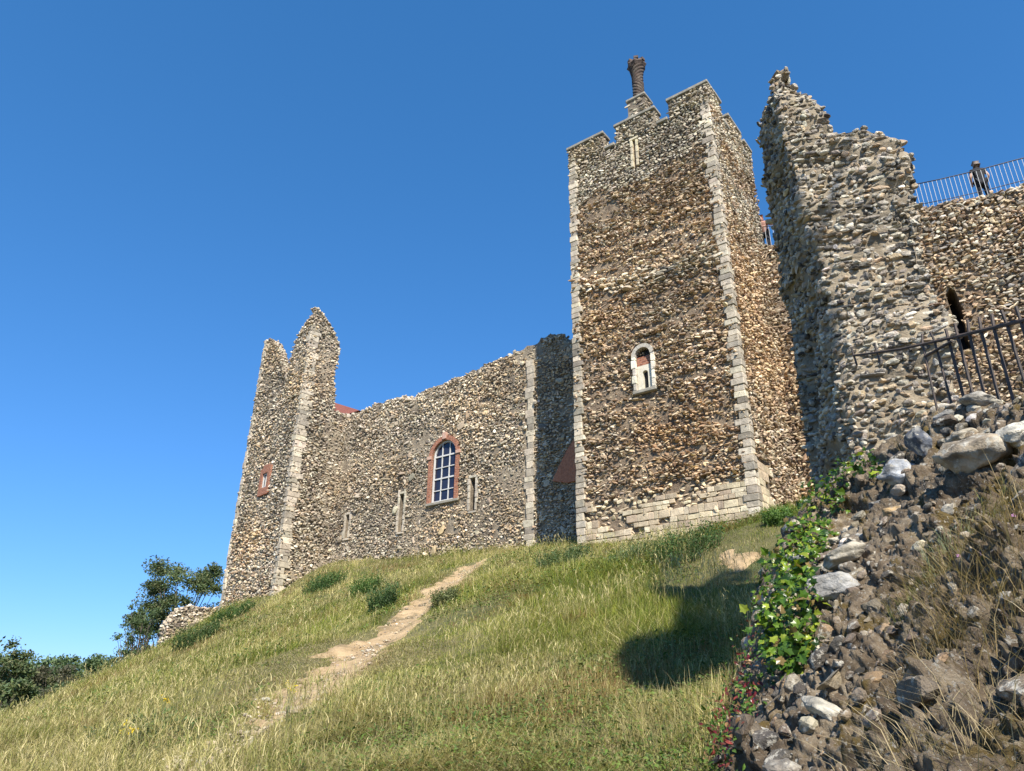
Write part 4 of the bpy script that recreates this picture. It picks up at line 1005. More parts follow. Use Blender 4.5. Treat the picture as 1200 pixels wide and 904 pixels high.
# ================================================================== RUINED PILLAR
def build_pillar():
    T = [(77, 909, 916, 924), (88, 888, 904, 935), (116, 887, 911, 954), (140, 889, 915, 970), (158, 891, 917, 984), (163, 892, 918, 1012), (174, 893, 919, 1040), (195, 897, 923, 1059), (240, 910, 935, 1073),
         (300, 920, 952, 1086), (350, 924, 965, 1098), (400, 931, 975, 1112), (450, 938, 985, 1124), (500, 946, 992, 1134), (560, 957, 1000, 1146), (660, 972, 1010, 1165)]
    rows = []
    for v, ul, uc, ur in T:
        dB = dm(np.interp(v, [80, 300, 420, 560, 660], [9.5, 9.3, 9.0, 8.5, 8.0])); dC = dm(np.interp(v, [80, 170, 300, 420, 660], [9.9, 9.75, 9.4, 8.9, 7.8]))
        B = at(uc, v, dB); z = B[2]
        def azd(u, vv, d):
            # same height z: find the pixel row along the silhouette where the ray reaches it
            for _ in range(12):
                q = at(u, vv, d); vv += (q[2] - z) * 55
            return q
        depth = np.interp(v, [80, 150, 200, 660], [.6, .75, 1.15, 1.6])
        A = azd(ul, v, dB + depth); C = azd(ur, v, dC)
        A[2] = B[2] = C[2] = z
        n = np.array([.22, .975, 0]); Dk = C + n * depth * .9
        rows.append((z, A, B, C, Dk))
    rows.sort(key=lambda r: r[0]); zs = np.array([r[0] for r in rows]); K = np.array([[r[1], r[2], r[3], r[4]] for r in rows])    # (nz,4,3)
    # perimeter stations between corners, corners rounded by sampling a closed blend
    ns = 30; zf = np.linspace(zs[0], zs[-1], 260)
    Kf = np.stack([[np.interp(zf, zs, K[:, j, c]) for c in range(3)] for j in range(4)])       # 4,3,nz
    Kf = np.transpose(Kf, (2, 0, 1))
    per = []
    for j in range(4):
        a, b = Kf[:, j], Kf[:, (j + 1) % 4]
        for k in range(ns): s = k / ns; per.append(a * (1 - s) + b * s)
    per = np.stack(per, 1)                                              # nz, 4ns, 3
    for _ in range(5): per[..., :2] = .25 * np.roll(per, 1, 1)[..., :2] + .5 * per[..., :2] + .25 * np.roll(per, -1, 1)[..., :2]
    tang = np.roll(per, -1, 1) - np.roll(per, 1, 1); Nn = np.stack([tang[..., 1], -tang[..., 0], 0 * tang[..., 0]], -1); Nn /= np.linalg.norm(Nn, axis=-1)[..., None]
    cen = per.mean(1, keepdims=True)
    if ((per - cen) * Nn).sum(-1).mean() < 0: Nn = -Nn
    disp = .12 * fbm(per, 1.2, 3, 5) + .05 * noise(per * np.array([1, 1, 1.6]), 3.5, 6) + .03 * noise(per * np.array([1, 1, 3.]), 2.2, 7) + .02 * noise(per, 9, 8)
    rim = 1 - smooth(0, 1, (zf[-1] - zf) / .3)
    S_ = per + Nn * (disp - .06)[..., None]
    t = thing('ruined_pillar', 'tall leaning jagged stump of a broken flint wall', 'ruin', tuple(cen[0, 0]))
    nz, npz = S_.shape[:2]; top = S_[-1].mean(0)[None]
    V = np.concatenate([S_.reshape(-1, 3), top]); i = np.arange(npz); Fq = []
    r_ = np.arange(nz - 1)[:, None] * npz
    Fq = np.stack([r_ + i, r_ + (i + 1) % npz, r_ + npz + (i + 1) % npz, r_ + npz + i], -1).reshape(-1, 4)
    tri = np.stack([(nz - 1) * npz + i, (nz - 1) * npz + (i + 1) % npz, np.full(npz, nz * npz)], -1)
    me = np_mesh('core', V, np.r_[Fq.ravel(), tri.ravel()], np.r_[np.full(len(Fq), 4), np.full(len(tri), 3)], None, True)
    link('core', me, m_solid('pale_core_mortar', (.20, .155, .10), (.40, .33, .23), 3, bump=1, bdist=.05, bscale=14, c3=(.14, .115, .08), s3=1.2), t)
    # flints set in it, in rough courses
    g = np.random.default_rng(77); C, AX, SC = [], [], []; z = zf[0]
    while z < zf[-1] - .02:
        h = g.uniform(.03, .058); iz = int((z - zf[0]) / (zf[-1] - zf[0]) * (nz - 1)); ring = S_[iz]; seg = np.linalg.norm(np.roll(ring, -1, 0) - ring, axis=1); L = np.r_[0, np.cumsum(seg)]
        s = g.random() * .1
        while s < L[-1]:
            w = .072 * math.exp(g.normal(0, .42)); k = min(np.searchsorted(L, s) , npz) - 1; k = max(k, 0); f_ = (s - L[k]) / max(seg[k], 1e-6)
            p = ring[k] * (1 - f_) + ring[(k + 1) % npz] * f_; nn = Nn[iz, k]; tt = np.cross(Z, nn)
            dn = noise(p[None], .7, 14)[0]
            if g.random() > (.06 + .16 * (dn > .2)):
                a = g.normal(0, .2); A0 = tt * math.cos(a) + Z * math.sin(a); tx, ty = g.normal(0, .12, 2)
                A2 = nn + tx * tt + ty * Z; A2 -= A2 @ A0 * A0; A2 /= np.linalg.norm(A2)
                C.append(p + nn * (.0 + g.normal(0, .012)) + Z * g.normal(0, .03)); AX.append([A0, np.cross(A2, A0), A2]); SC.append((w * .52, h * .55 * math.exp(g.normal(0, .28)), .030 * math.exp(g.normal(0, .3))))
            s += w * .95
        z += h * .88
    # stones lying on the flat ledges
    for v, ul, uc, ur in T[5:9]:
        pass
    zt = [r[0] for r in rows]; sl = np.where((zf > zt[-9]) & (zf < zt[-5]))[0]
    for _ in range(900):
        iz = sl[g.integers(len(sl))] if len(sl) else nz - 1; k = g.integers(npz); q = cen[iz, 0] + (S_[iz, k] - cen[iz, 0]) * g.uniform(.15, 1.0)
        C.append(q + Z * .01); a = g.uniform(0, 6.28); AX.append([[math.cos(a), math.sin(a), 0], [-math.sin(a), math.cos(a), 0], [0, 0, 1]]); w = g.uniform(.025, .06); SC.append((w, w * .75, w * .55))
    for _ in range(60):
        q = S_[-1, g.integers(npz)] * .6 + top[0] * .4; C.append(q + g.normal(0, .04, 3)); AX.append(np.eye(3)); w = g.uniform(.03, .065); SC.append((w, w * .8, w * .6))
    C = np.array(C); n = len(C)
    stone_obj('flint_facing', [place(ROCK2, C, np.array(AX, float), np.array(SC), pal(*P_PIL, n, g, .2), 5)], M['flint_near'], t)
    # old dressed blocks on the shaded side
    return S_, Nn, zf
PS, PN, PZ = build_pillar()

# ================================================================== RAILINGS
def railing(name, label, pts, h, gap, bar_r, rail_r, low, group, mbar, mrail, posts=True):
    pts = [np.array(p, float) for p in pts]; t = thing(name, label, 'railing', tuple(pts[0]), group)
    bm = bmesh.new(); tube(bm, [p + Z * h for p in pts], rail_r, 8); bm_obj('top_rail', bm, mrail, t, smooth_=True)
    bm = bmesh.new(); tube(bm, [p + Z * low for p in pts], rail_r * .7, 8); bm_obj('bottom_rail', bm, mrail, t, smooth_=True)
    src = None; L = [0]
    for a, b in zip(pts, pts[1:]): L.append(L[-1] + np.linalg.norm(b - a))
    n = int(L[-1] / gap)
    for i in range(n + 1):
        s = i * gap; j = max(min(np.searchsorted(L, s, 'right') - 1, len(pts) - 2), 0); f_ = (s - L[j]) / (L[j + 1] - L[j]); p = pts[j] * (1 - f_) + pts[j + 1] * f_
        if src is None:
            bm = bmesh.new(); tube(bm, [(0, 0, -.02), (0, 0, h)], bar_r, 6); src = bm_obj('baluster', bm, mbar, t); src.location = Vector(p) - t.location
        else:
            c = src.copy(); COL.objects.link(c); c.parent = t; c.location = Vector(p) - t.location
    return t
def curtain_pt(u, v, back=.25, dz=0):
    O = v3(*CA[:2]); q = onpl(u, v, O, CNn); return q - CNn * back + Z * dz
_r = [curtain_pt(u, v, .22) for u, v in ((1074, 241), (1110, 234), (1150, 225), (1200, 212), (1225, 206))]
_r.append(_r[-1] + CE * 5.0)
railing('metal_railing', 'long metal railing with pale balusters along the right wall top', _r, .98, .125, .008, .018, .16, 'railings on the wall walk', M['steel'], M['darkrail'])
_r2 = [curtain_pt(u, v, .22) for u, v in ((880, 288), (919, 285.5))]
railing('metal_railing', 'short metal railing between the square tower and the ruined pillar', _r2, .92, .135, .008, .018, .10, 'railings on the wall walk', M['steel'], M['darkrail'])
def build_fence():
    t = thing('iron_railing', 'old rusty wrought iron railing on top of the rubble bank', 'railing', tuple(at(1125, 470, 7.3)))
    A, B, C = at(1000, 417, dm(8.4)), at(1120, 395, dm(7.55)), at(1222, 370, dm(6.6))
    bm = bmesh.new(); tube(bm, [A, (A + B) / 2 + Z * -.02, B], .011, 6); bm_obj('rail', bm, M['iron'], t)
    bm = bmesh.new(); tube(bm, [B, C], .015, 6); bm_obj('rail', bm, M['iron'], t)
    bm = bmesh.new(); tube(bm, [at(1084, 418, dm(7.8)), at(1116, 400, dm(7.55))], .012, 6); bm_obj('brace', bm, M['iron'], t)
    top = lambda s: (A + (B - A) * s) if s < 1 else B + (C - B) * (s - 1)
    S1 = [.02, .27, .72, .83] + [.95]; S2 = [1.05 + .15 * k for k in range(7)]
    src = None
    for i, s in enumerate(S1 + S2):
        p = top(s); up = .12 if s > 1 else .09; low = mound(np.array([p[0]]), np.array([p[1]]))[0] - .05
        if s < .5: low = p[2] - .09
        lean = rnd.uniform(-.02, .02); r = .009 if s < .95 else .0115
        bm = bmesh.new(); tube(bm, [p + v3(lean, .02, up), p + v3(0, .02, 0), v3(p[0] - lean, p[1] + .02, min(low, p[2] - .3) if s > .5 else low)], r, 6); bm_obj('bar', bm, M['iron'], t)
build_fence()

# ================================================================== GRASS
def in_walls(x, y):
    p = np.stack([x, y], -1) - PR[:2]; u = p @ D1[:2]; w = p @ D2[:2]
    k = (u > 0) & (u < TW) & (w > .05) & (w < 6)
    k |= (u > 4) & (u < 24) & (w > 5.5)
    q = np.stack([x, y], -1) - LQ[:2]; k |= ((q @ E1[:2]) > -.3) & ((q @ E1[:2]) < 5.6) & ((q @ E2[:2]) > .02)
    c = np.stack([x, y], -1) - CA[:2]; k |= ((c @ CE[:2]) > -1) & ((c @ CNn[:2]) < -.02)
    return k
def blade_mesh(x, y, z, h, w, lean, ang, col, tipcol, seed, stiff=.5):
    """each blade: two quads and a tip, bending over; returns V, flat faces, totals, colours"""
    n = len(x); g = np.random.default_rng(seed)
    dx, dy = np.cos(ang), np.sin(ang); fx = g.uniform(0, 6.28, n); wx, wy = np.cos(fx), np.sin(fx)
    V = np.zeros((n, 7, 3)); Cc = np.zeros((n, 7, 3))
    for k, (t, ww) in enumerate(((0, 1.0), (.45, .85), (.8, .55))):
        off = lean * h * t ** 2; zz = z + h * (t - .30 * np.clip(lean, 0, 1.6) * t ** 2)
        for s, sg in ((0, -1), (1, 1)):
            V[:, 2 * k + s, 0] = x + dx * off + sg * wx * w * ww / 2; V[:, 2 * k + s, 1] = y + dy * off + sg * wy * w * ww / 2; V[:, 2 * k + s, 2] = zz
            Cc[:, 2 * k + s] = col * (1 - t) + tipcol * t
    V[:, 6, 0] = x + dx * lean * h; V[:, 6, 1] = y + dy * lean * h; V[:, 6, 2] = z + h * (1 - .30 * np.clip(lean, 0, 1.6)); Cc[:, 6] = tipcol
    b = np.arange(n)[:, None] * 7
    idx = np.concatenate([b + np.array([0, 1, 3, 2]), b + np.array([2, 3, 5, 4]), b + np.array([4, 5, 6])], 1)
    return V.reshape(-1, 3), idx.ravel(), np.tile([4, 4, 3], n), Cc.reshape(-1, 3)
def join_blades(name, sets, material, parent=None):
    off = 0; V, I, T, Cc = [], [], [], []
    for v, i, t, c in sets:
        V.append(v); I.append(i + off); T.append(t); Cc.append(c); off += len(v)
    me = np_mesh(name, np.concatenate(V), np.concatenate(I), np.concatenate(T), np.concatenate(Cc))
    return link(name, me, material, parent)
def leaf_cards(C, Nn, size, col, seed, fold=.25, shape='diamond'):
    """pointed leaves: centre, normal, half length; four or eight faces each, folded on the midrib"""
    g = np.random.default_rng(seed); n = len(C); a = g.normal(size=(n, 3)); T = a - (a * Nn).sum(1)[:, None] * Nn; T /= np.linalg.norm(T, axis=1)[:, None]; B = np.cross(Nn, T)
    if shape == 'ivy':
        o = np.array([(0, -.55), (.55, -.75), (.62, -.25), (1.0, .0), (.55, .22), (.45, .5), (0, 1.05), (-.45, .5), (-.55, .22), (-1.0, .0), (-.62, -.25), (-.55, -.75)]) * np.array([.85, 1])
    else:
        o = np.array([(0, -1), (.42, -.25), (.34, .35), (0, 1), (-.34, .35), (-.42, -.25)])
    m = len(o); P = np.zeros((n, m + 1, 3))
    for k, (x, y) in enumerate(o): P[:, k] = C + (T * y + B * x + Nn * (abs(x) * fold - .18 * y * y)) * size[:, None] if False else C + T * (y * size)[:, None] + B * (x * size)[:, None] + Nn * ((abs(x) * fold - .2 * y * y) * size)[:, None]
    P[:, m] = C
    b = np.arange(n)[:, None, None] * (m + 1); tr = np.array([[k, (k + 1) % m, m] for k in range(m)])
    I = (b + tr[None]).reshape(-1)
    return P.reshape(-1, 3), I, np.full(n * m, 3), np.repeat(col, m + 1, axis=0)
def unit(v): return v / np.linalg.norm(v, axis=-1)[..., None]
GREEN = np.array([[.120, .168, .019], [.156, .198, .026], [.204, .216, .036], [.078, .126, .017]])
STRAW = np.array([[.336, .282, .114], [.264, .240, .078], [.216, .210, .060], [.480, .408, .204]])
def build_grass():
    g = np.random.default_rng(5); n = 1350000
    d = np.exp(g.uniform(math.log(2.6), math.log(50), n)); a = np.radians(g.uniform(-43, 46, n))
    x, y = np.sin(a) * d, np.cos(a) * d
    k = ~in_walls(x, y); x, y, d = x[k], y[k], d[k]
    wn = worn(x, y); k = (wn > .95) | ((wn > .2) & (g.random(len(x)) < .05 + .25 * smooth(.4, .95, wn))); x, y, d, wn = x[k], y[k], d[k], wn[k]
    z = ground(x, y); k = (mound0(x, y) < z + .05) | (d > 13); x, y, d, z, wn = x[k], y[k], d[k], z[k], wn[k]
    p = np.stack([x, y], -1); n = len(x)
    clump = fbm(p, .55, 3, 41); fine = noise(p, 2.3, 42)
    big = noise(p, .16, 43); mid = noise(p, .42, 46)
    right = smooth(-4, 3, x) * (1 - smooth(12, 18, d))                     # the sward is greener below the square tower
    straw = np.clip(.31 + .16 * smooth(0, -9, x) - .45 * clump + .25 * fine + .45 * big + .35 * mid - .30 * right + .4 * (wn < 1.9), .05, .95)
    is_s = g.random(n) < straw
    h = g.uniform(.11, .26, n) * (1 + .6 * clump + .45 * fine + .25 * noise(p, 5, 49)) * np.where(is_s, 1.15, .9) * np.where(wn < np.where(d < 15, 5., 1.5), .3, np.where(wn < 3.2, .7, 1))
    h = np.clip(h, .05, .5)
    col = np.where(is_s[:, None], STRAW[g.integers(0, 4, n)], GREEN[g.integers(0, 4, n)]) * np.exp(g.normal(0, .34, (n, 1))).clip(.4, 1.9) * (1 + .28 * np.clip(mid + .6 * fine, -1, 1))[:, None]
    rust = (noise(p, .8, 47) > .42) & (g.random(n) < .35); col[rust] = np.array([.22, .13, .055]) * g.uniform(.7, 1.3, (rust.sum(), 1))
    tip = np.where(is_s[:, None], col * 1.15, col * np.array([1.25, 1.1, 1.0]))
    w = .0027 * (d / 5) ** .75 * g.uniform(.7, 1.4, n)
    lean = np.abs(g.normal(.5, .55, n)) + .5 * np.clip(noise(p, 1.6, 48), 0, 1); ang = g.normal(.6, 1.9, n) + 1.5 * noise(p, .9, 44)
    sets = [blade_mesh(x, y, z - .02, h, w, lean, ang, col, tip, 6)]
    # flowering stems with pale seed heads standing over the sward
    k = (g.random(n) < .05 * smooth(-.2, .5, noise(p, .7, 58))) & (wn > 2.2); m = k.sum(); xs, ys, zs, ds = x[k], y[k], z[k], d[k]
    hs = g.uniform(.28, .52, m) * np.clip(1 + .4 * clump[k], .6, 1.4); ls = np.abs(g.normal(.25, .2, m)); an = g.uniform(0, 6.28, m); sc = STRAW[g.integers(0, 4, m)] * g.uniform(.8, 1.3, (m, 1))
    sets.append(blade_mesh(xs, ys, zs, hs, .002 * (ds / 5) ** .75, ls, an, sc * .8, sc, 7))
    for q in range(3):
        t = .82 + .07 * q; hx = xs + np.cos(an) * ls * hs * t * t; hy = ys + np.sin(an) * ls * hs * t * t; hz = zs + hs * (t - .3 * ls * t * t)
        sets.append(blade_mesh(hx, hy, hz, hs * .15, .0042 * (ds / 5) ** .75, g.uniform(.2, 1.2, m), an + g.normal(0, 1.2, m), sc * 1.05, sc * 1.2, 8 + q))
    # low broad-leaved herbs in patches, and flattened dead thatch
    k = (noise(p, .38, 51) + .5 * noise(p, 1.3, 52) > .28) & (g.random(n) < .16) & (wn > 1.8); m = k.sum()
    Cq = np.stack([x[k], y[k], z[k] + h[k] * g.uniform(.3, .9, m)], -1); cq = np.array([[.08, .13, .02], [.11, .155, .03], [.06, .10, .022], [.14, .155, .045]])[g.integers(0, 4, m)] * g.uniform(.7, 1.4, (m, 1))
    sets.append(leaf_cards(Cq, unit(g.normal(0, .5, (m, 3)) + np.array([0, -.2, 1])), g.uniform(.012, .024, m) * (d[k] / 6) ** .6, cq, 53))
    k = (noise(p, .6, 54) + .4 * noise(p, 2.2, 55) > .38) & (g.random(n) < .5); m = k.sum(); ct = np.array([[.30, .24, .12], [.24, .19, .10], [.36, .30, .17]])[g.integers(0, 3, m)] * g.uniform(.7, 1.3, (m, 1))
    sets.append(blade_mesh(x[k], y[k], z[k] + .02, h[k] * g.uniform(.5, .9, m), w[k], g.uniform(1.2, 2.2, m), g.uniform(0, 6.28, m), ct, ct * 1.15, 56))
    tag(join_blades('grass', sets, M['grass']), kind='stuff')
build_grass()

# ================================================================== WEEDS, FLOWERS, TUFTS
def weed(label, u, v, wpx, hpx, seed, col=(.05, .085, .022), name='weed_clump', cat='weeds', group='weed clumps on the bank', surf=None):
    p = march(u, v + hpx * .45, ground, 2, 60) if surf is None else surf(u, v)
    if p is None: return
    d = np.linalg.norm(p); W_ = wpx / F * d / 2; H = hpx / F * d; g = np.random.default_rng(seed)
    t = thing(name, label, cat, tuple(p), group); ns = int(110 + 120 * W_); 
    r = W_ * np.sqrt(g.random(ns)) * .9; a = g.uniform(0, 6.28, ns); bx, by = p[0] + r * np.cos(a), p[1] + r * np.sin(a); bz = ground(bx, by)
    hh = H * g.uniform(.55, 1.1, ns) * (1 - .4 * (r / W_) ** 2); ln = g.uniform(.1, .5, ns)
    c = np.array(col)[None] * g.uniform(1.0, 2.0, (ns, 1))
    join_blades('stems', [blade_mesh(bx, by, bz - .03, hh, np.full(ns, .004 + .0006 * d), ln, a + g.normal(0, .6, ns), c * .8, c, seed)], M['leaf'], t)
    nl = 12; q = g.uniform(.15, 1.0, (ns, nl)); X = bx[:, None] + np.cos(a)[:, None] * ln[:, None] * hh[:, None] * q ** 2; Y = by[:, None] + np.sin(a)[:, None] * ln[:, None] * hh[:, None] * q ** 2; Zz = bz[:, None] + hh[:, None] * q * .93
    C = np.stack([X, Y, Zz], -1).reshape(-1, 3) + g.normal(0, .025 + .1 * W_ * .3, (ns * nl, 3)); n = len(C)
    Nn = unit(g.normal(size=(n, 3)) * .8 + np.array([0, -.2, .6])); cc = np.array(col)[None] * g.uniform(.6, 1.55, (n, 1)) * (1 + .3 * noise(C, 3, 7))[:, None]
    join_blades('leaves', [leaf_cards(C, Nn, g.uniform(.012, .030, n) * (.8 + d / 40), cc * 1.5, seed)], M['leaf'], t)
for i, w in enumerate((
    ('large dark green weed clump at the foot of the square tower plinth', 806, 634, 84, 38, (.045, .075, .022)),
    ('grey green weed clump left of the large dark one, in front of the tower', 745, 648, 60, 26, (.07, .10, .04)),
    ('dark bushy weed where the hall wall is in shadow beside the tower', 662, 652, 66, 26, (.06, .085, .03)),
    ('tall dark green nettles just left of the top of the earth path', 447, 700, 30, 36, (.04, .07, .022)),
    ('green bush below the narrow windows at the left end of the hall wall', 428, 686, 34, 26, (.06, .10, .025)),
    ('dark green bush at the foot of the ruined tower side wall', 378, 682, 46, 26, (.04, .075, .02)),
    ('low dark weeds below the front of the ruined tower', 272, 718, 40, 18, (.045, .08, .02)),
    ('dark scrub on the left slope below the low wall', 228, 745, 44, 22, (.045, .07, .022)),
    ('broad dark weed patch low on the left slope around a yellow flower', 165, 858, 90, 26, (.06, .085, .03)),
    ('bright green weeds in the corner between the tower and the curtain wall', 912, 604, 30, 22, (.07, .12, .025)),
    ('brownish thistle clump halfway down the slope right of the path', 520, 700, 28, 24, (.09, .10, .04)),
)):
    weed(w[0], *w[1:5], 200 + i, w[5])
def flower(label, u, v, seed, col=(.75, .55, .02)):
    p = march(u, v + 6, ground, 2, 50); d = np.linalg.norm(p); g = np.random.default_rng(seed)
    t = thing('ragwort', label, 'wildflower', tuple(p), 'yellow flowers on the slope'); H = .30
    bm = bmesh.new(); heads = []
    for k in range(5):
        a = g.uniform(0, 6.28); e = p + v3(math.cos(a) * g.uniform(.02, .07), math.sin(a) * g.uniform(.02, .07), H * g.uniform(.8, 1.1)); tube(bm, [p + v3(0, 0, -.05), (p + e) / 2 + v3(0, 0, .02), e], .003, 5); heads.append(e)
    bm_obj('stem', bm, m_solid('stem_green', (.07, .10, .03), (.10, .13, .04), 5, bump=0) if 'stem_green' not in bpy.data.materials else bpy.data.materials['stem_green'], t)
    n = 60; C = np.array([heads[i % 5] + g.normal(0, .012, 3) for i in range(n)])
    join_blades('flower_head', [leaf_cards(C, unit(g.normal(0, .5, (n, 3)) + np.array([0, -.4, 1])), np.full(n, .013), np.tile(col, (n, 1)) * g.uniform(.8, 1.1, (n, 1)), seed)], M['leaf'], t)
flower('yellow flower among the dark weeds low on the left slope', 190, 848, 1)
flower('yellow flower nearest the bottom left corner', 143, 890, 2)
flower('yellow flower close to the lower end of the earth path', 336, 838, 3)
def tuft(label, px, n, h, col, tip, seed, spread, lean=.7, ww=.0035, name='grass_tuft', cat='grass tuft', group='dry tufts on the rubble bank', dirn=None):
    p = on_mound(*px)
    if p is None: print('tuft misses', px); return
    g = np.random.default_rng(seed); r = spread * np.sqrt(g.random(n)); a = g.uniform(0, 6.28, n)
    x, y = p[0] + r * np.cos(a), p[1] + r * np.sin(a); z = np.maximum(mound(x, y), ground(x, y)); cc = np.array(col)[None] * g.uniform(.65, 1.35, (n, 1)); tt = np.array(tip)[None] * g.uniform(.7, 1.3, (n, 1))
    an = a + g.normal(0, .6, n) if dirn is None else dirn + g.normal(0, .7, n)
    o = join_blades(name, [blade_mesh(x, y, z - .02, h * g.uniform(.45, 1.15, n), ww * g.uniform(.7, 1.3, n), np.abs(g.normal(lean, .35, n)), an, cc, tt, seed)], M['grass'])
    return tag(o, label, cat, group, 'thing')
tuft('green and red brown grass tuft in the middle of the rubble bank', (1112, 640), 540, 0.17, (.10, .13, .03), (.22, .13, .05), 1, .32, .7, .0024)
tuft('silvery green tuft below the honey coloured flint', (1090, 648), 156, 0.09, (.14, .17, .09), (.24, .26, .16), 2, .14, .6, .0035)
tuft('long dry straw stems hanging down the right edge of the bank', (1180, 700), 372, 0.28, (.28, .20, .09), (.42, .33, .17), 3, .34, .8, .0022, dirn=-2.2)
tuft('pale bleached straw low in the right corner', (1150, 830), 252, 0.20, (.40, .31, .17), (.5, .41, .25), 4, .30, 1.0, .002, dirn=-2.6)
tuft('reddish brown dead grass matted over the right hand side of the bank', (1140, 715), 620, .15, (.20, .13, .06), (.32, .23, .11), 21, .30, 1.1, .0018)
tuft('short bleached grass tangled among the stones at the bottom right', (1105, 875), 420, .13, (.30, .23, .12), (.42, .34, .19), 22, .30, 1.2, .0016)
tuft('fine straw trailing over the stones beneath the green and red brown tuft', (1150, 660), 420, .18, (.26, .19, .09), (.40, .31, .16), 23, .28, 1.1, .0018, dirn=-2.3)
tuft('thin brown straw across the lower middle of the bank', (1070, 800), 96, 0.17, (.34, .26, .14), (.46, .37, .22), 5, .35, 1.1, .0018)
tuft('dry brown fringe of grass under the cream boulder', (1165, 610), 252, 0.17, (.25, .19, .09), (.36, .28, .14), 6, .32, .9, .0022)
tuft('tall dry grass where the creeper meets the slope at lower left', (822, 850), 540, 0.32, (.28, .24, .10), (.42, .35, .18), 7, .50, .45, .0024)
tuft('dead stems arching out over the shaded grass beside the red creeper', (850, 745), 42, 0.49, (.34, .30, .14), (.42, .36, .20), 8, .40, .9, .0024, dirn=2.6)
tuft('orange dead grass on the shoulder of the ruined pillar base', (1075, 500), 78, 0.13, (.34, .24, .10), (.45, .34, .16), 9, .2, .7, .002)
def pinks():
    g = np.random.default_rng(3)
    for k, (u, v) in enumerate(((1122, 660), (1148, 658), (1160, 618), (1194, 621))):
        p = on_mound(u, v + 6); q = p + v3(0, -.02, .05); t = thing('pink_flower', 'tiny pink flower on a thin stem among the green and red brown tuft', 'wildflower', tuple(p), 'pink flowers on the bank')
        bm = bmesh.new(); tube(bm, [p - Z * .03, q], .0025, 5); bm_obj('stem', bm, bpy.data.materials['stem_green'], t)
        C = np.array([q + v3(math.cos(a) * .006, math.sin(a) * .003, math.sin(a) * .005) for a in np.arange(5) * 1.257]); join_blades('petals', [leaf_cards(C, unit(np.tile([0, -1, .5], (5, 1)).astype(float)), np.full(5, .0065), np.tile((.62, .30, .60), (5, 1)), k)], M['leaf'], t)
pinks()

# ================================================================== IVY AND RED CREEPER
def build_ivy():
    def region(poly, n, seed):
        g = np.random.default_rng(seed); P = np.array(poly, float); out = []; lo, hi = P.min(0), P.max(0)
        while len(out) < n:
            q = lo + (hi - lo) * g.random(2)
            if inpoly(q[0], q[1], poly):
                p = on_mound(*q)
                if p is not None: out.append(p)
        return np.array(out)
    main = [(1034, 540), (1030, 556), (1000, 572), (990, 590), (970, 604), (966, 640), (950, 668), (960, 700), (952, 745), (938, 768), (918, 786), (900, 790), (892, 765), (886, 730), (892, 690), (904, 655), (920, 628), (946, 596), (966, 580), (990, 558), (1012, 545)]
    g = np.random.default_rng(4)
    P = region(main, 1800, 4); n = len(P); N = surf_normal(mound0, P[:, 0], P[:, 1], .1); N = unit(N * .6 + np.array([-.25, -.55, .35]))
    C = P + N * (g.uniform(.03, .20, n) * (.8 + .5 * noise(P, 5, 3)))[:, None] + g.normal(0, .025, (n, 3))
    Nl = unit(N + g.normal(0, .6, (n, 3))); base = np.array([[.06, .125, .016], [.12, .20, .02], [.24, .29, .03], [.025, .06, .012], [.20, .14, .05]])[g.choice(5, n, p=[.34, .26, .14, .22, .04])] * g.uniform(.65, 1.3, (n, 1))
    t = thing('ivy', 'bright green ivy trailing down the left edge of the rubble bank', 'ivy', tuple(P.mean(0)))
    ivm = m_leaf('ivy_leaf', .25, .32, (1.2, 1.3, .4))
    join_blades('leaves', [leaf_cards(C, Nl, np.exp(g.normal(math.log(.022), .35, n)).clip(.009, .04), base, 9, .18, 'ivy')], ivm, t)
    bm = bmesh.new()
    for k in range(16):
        i = g.integers(n); q = P[i] + N[i] * .05; pts = [q]
        for _ in range(3): q = q + v3(-.05, -.09, -.05) * g.uniform(.5, 1.1) + g.normal(0, .03, 3); hz = max(mound(np.array([q[0]]), np.array([q[1]]))[0], ground(np.array([q[0]]), np.array([q[1]]))[0]); q[2] = max(hz + .03, q[2]); pts.append(q.copy())
        tube(bm, pts, .0035, 5)
    bm_obj('stems', bm, M['bark'], t)
    red = [(884, 690), (892, 730), (886, 770), (880, 800), (880, 850), (872, 900), (838, 902), (842, 860), (856, 800), (868, 740)]
    P = region(red, 1300, 8); n = len(P); N = unit(surf_normal(mound0, P[:, 0], P[:, 1], .1) * .5 + np.array([-.3, -.6, .3])); C = P + N * g.uniform(.02, .16, n)[:, None] + g.normal(0, .03, (n, 3))
    cc = np.array([[.17, .025, .03], [.24, .05, .035], [.13, .04, .025], [.07, .13, .02], [.10, .17, .03], [.25, .14, .06]])[g.choice(6, n, p=[.12, .06, .12, .32, .22, .16])] * g.uniform(.7, 1.2, (n, 1))
    t = thing('creeper', 'red leaved creeper mixed with green at the foot of the ivy', 'creeper', tuple(P.mean(0)))
    join_blades('leaves', [leaf_cards(C, unit(N + g.normal(0, .5, (n, 3))), g.uniform(.009, .02, n), cc, 10)], ivm, t)
    bm = bmesh.new()
    for k in range(22):
        q = P[g.integers(n)]; e = q + v3(g.normal(-.06, .10), g.normal(-.03, .10), g.uniform(.03, .18)); tube(bm, [q, (q + e) / 2 + g.normal(0, .04, 3), e], [.0025, .002, .001], 4)
    bm_obj('stems', bm, m_solid('red_stem', (.12, .06, .035), (.22, .14, .07), 5, bump=0), t)
build_ivy()
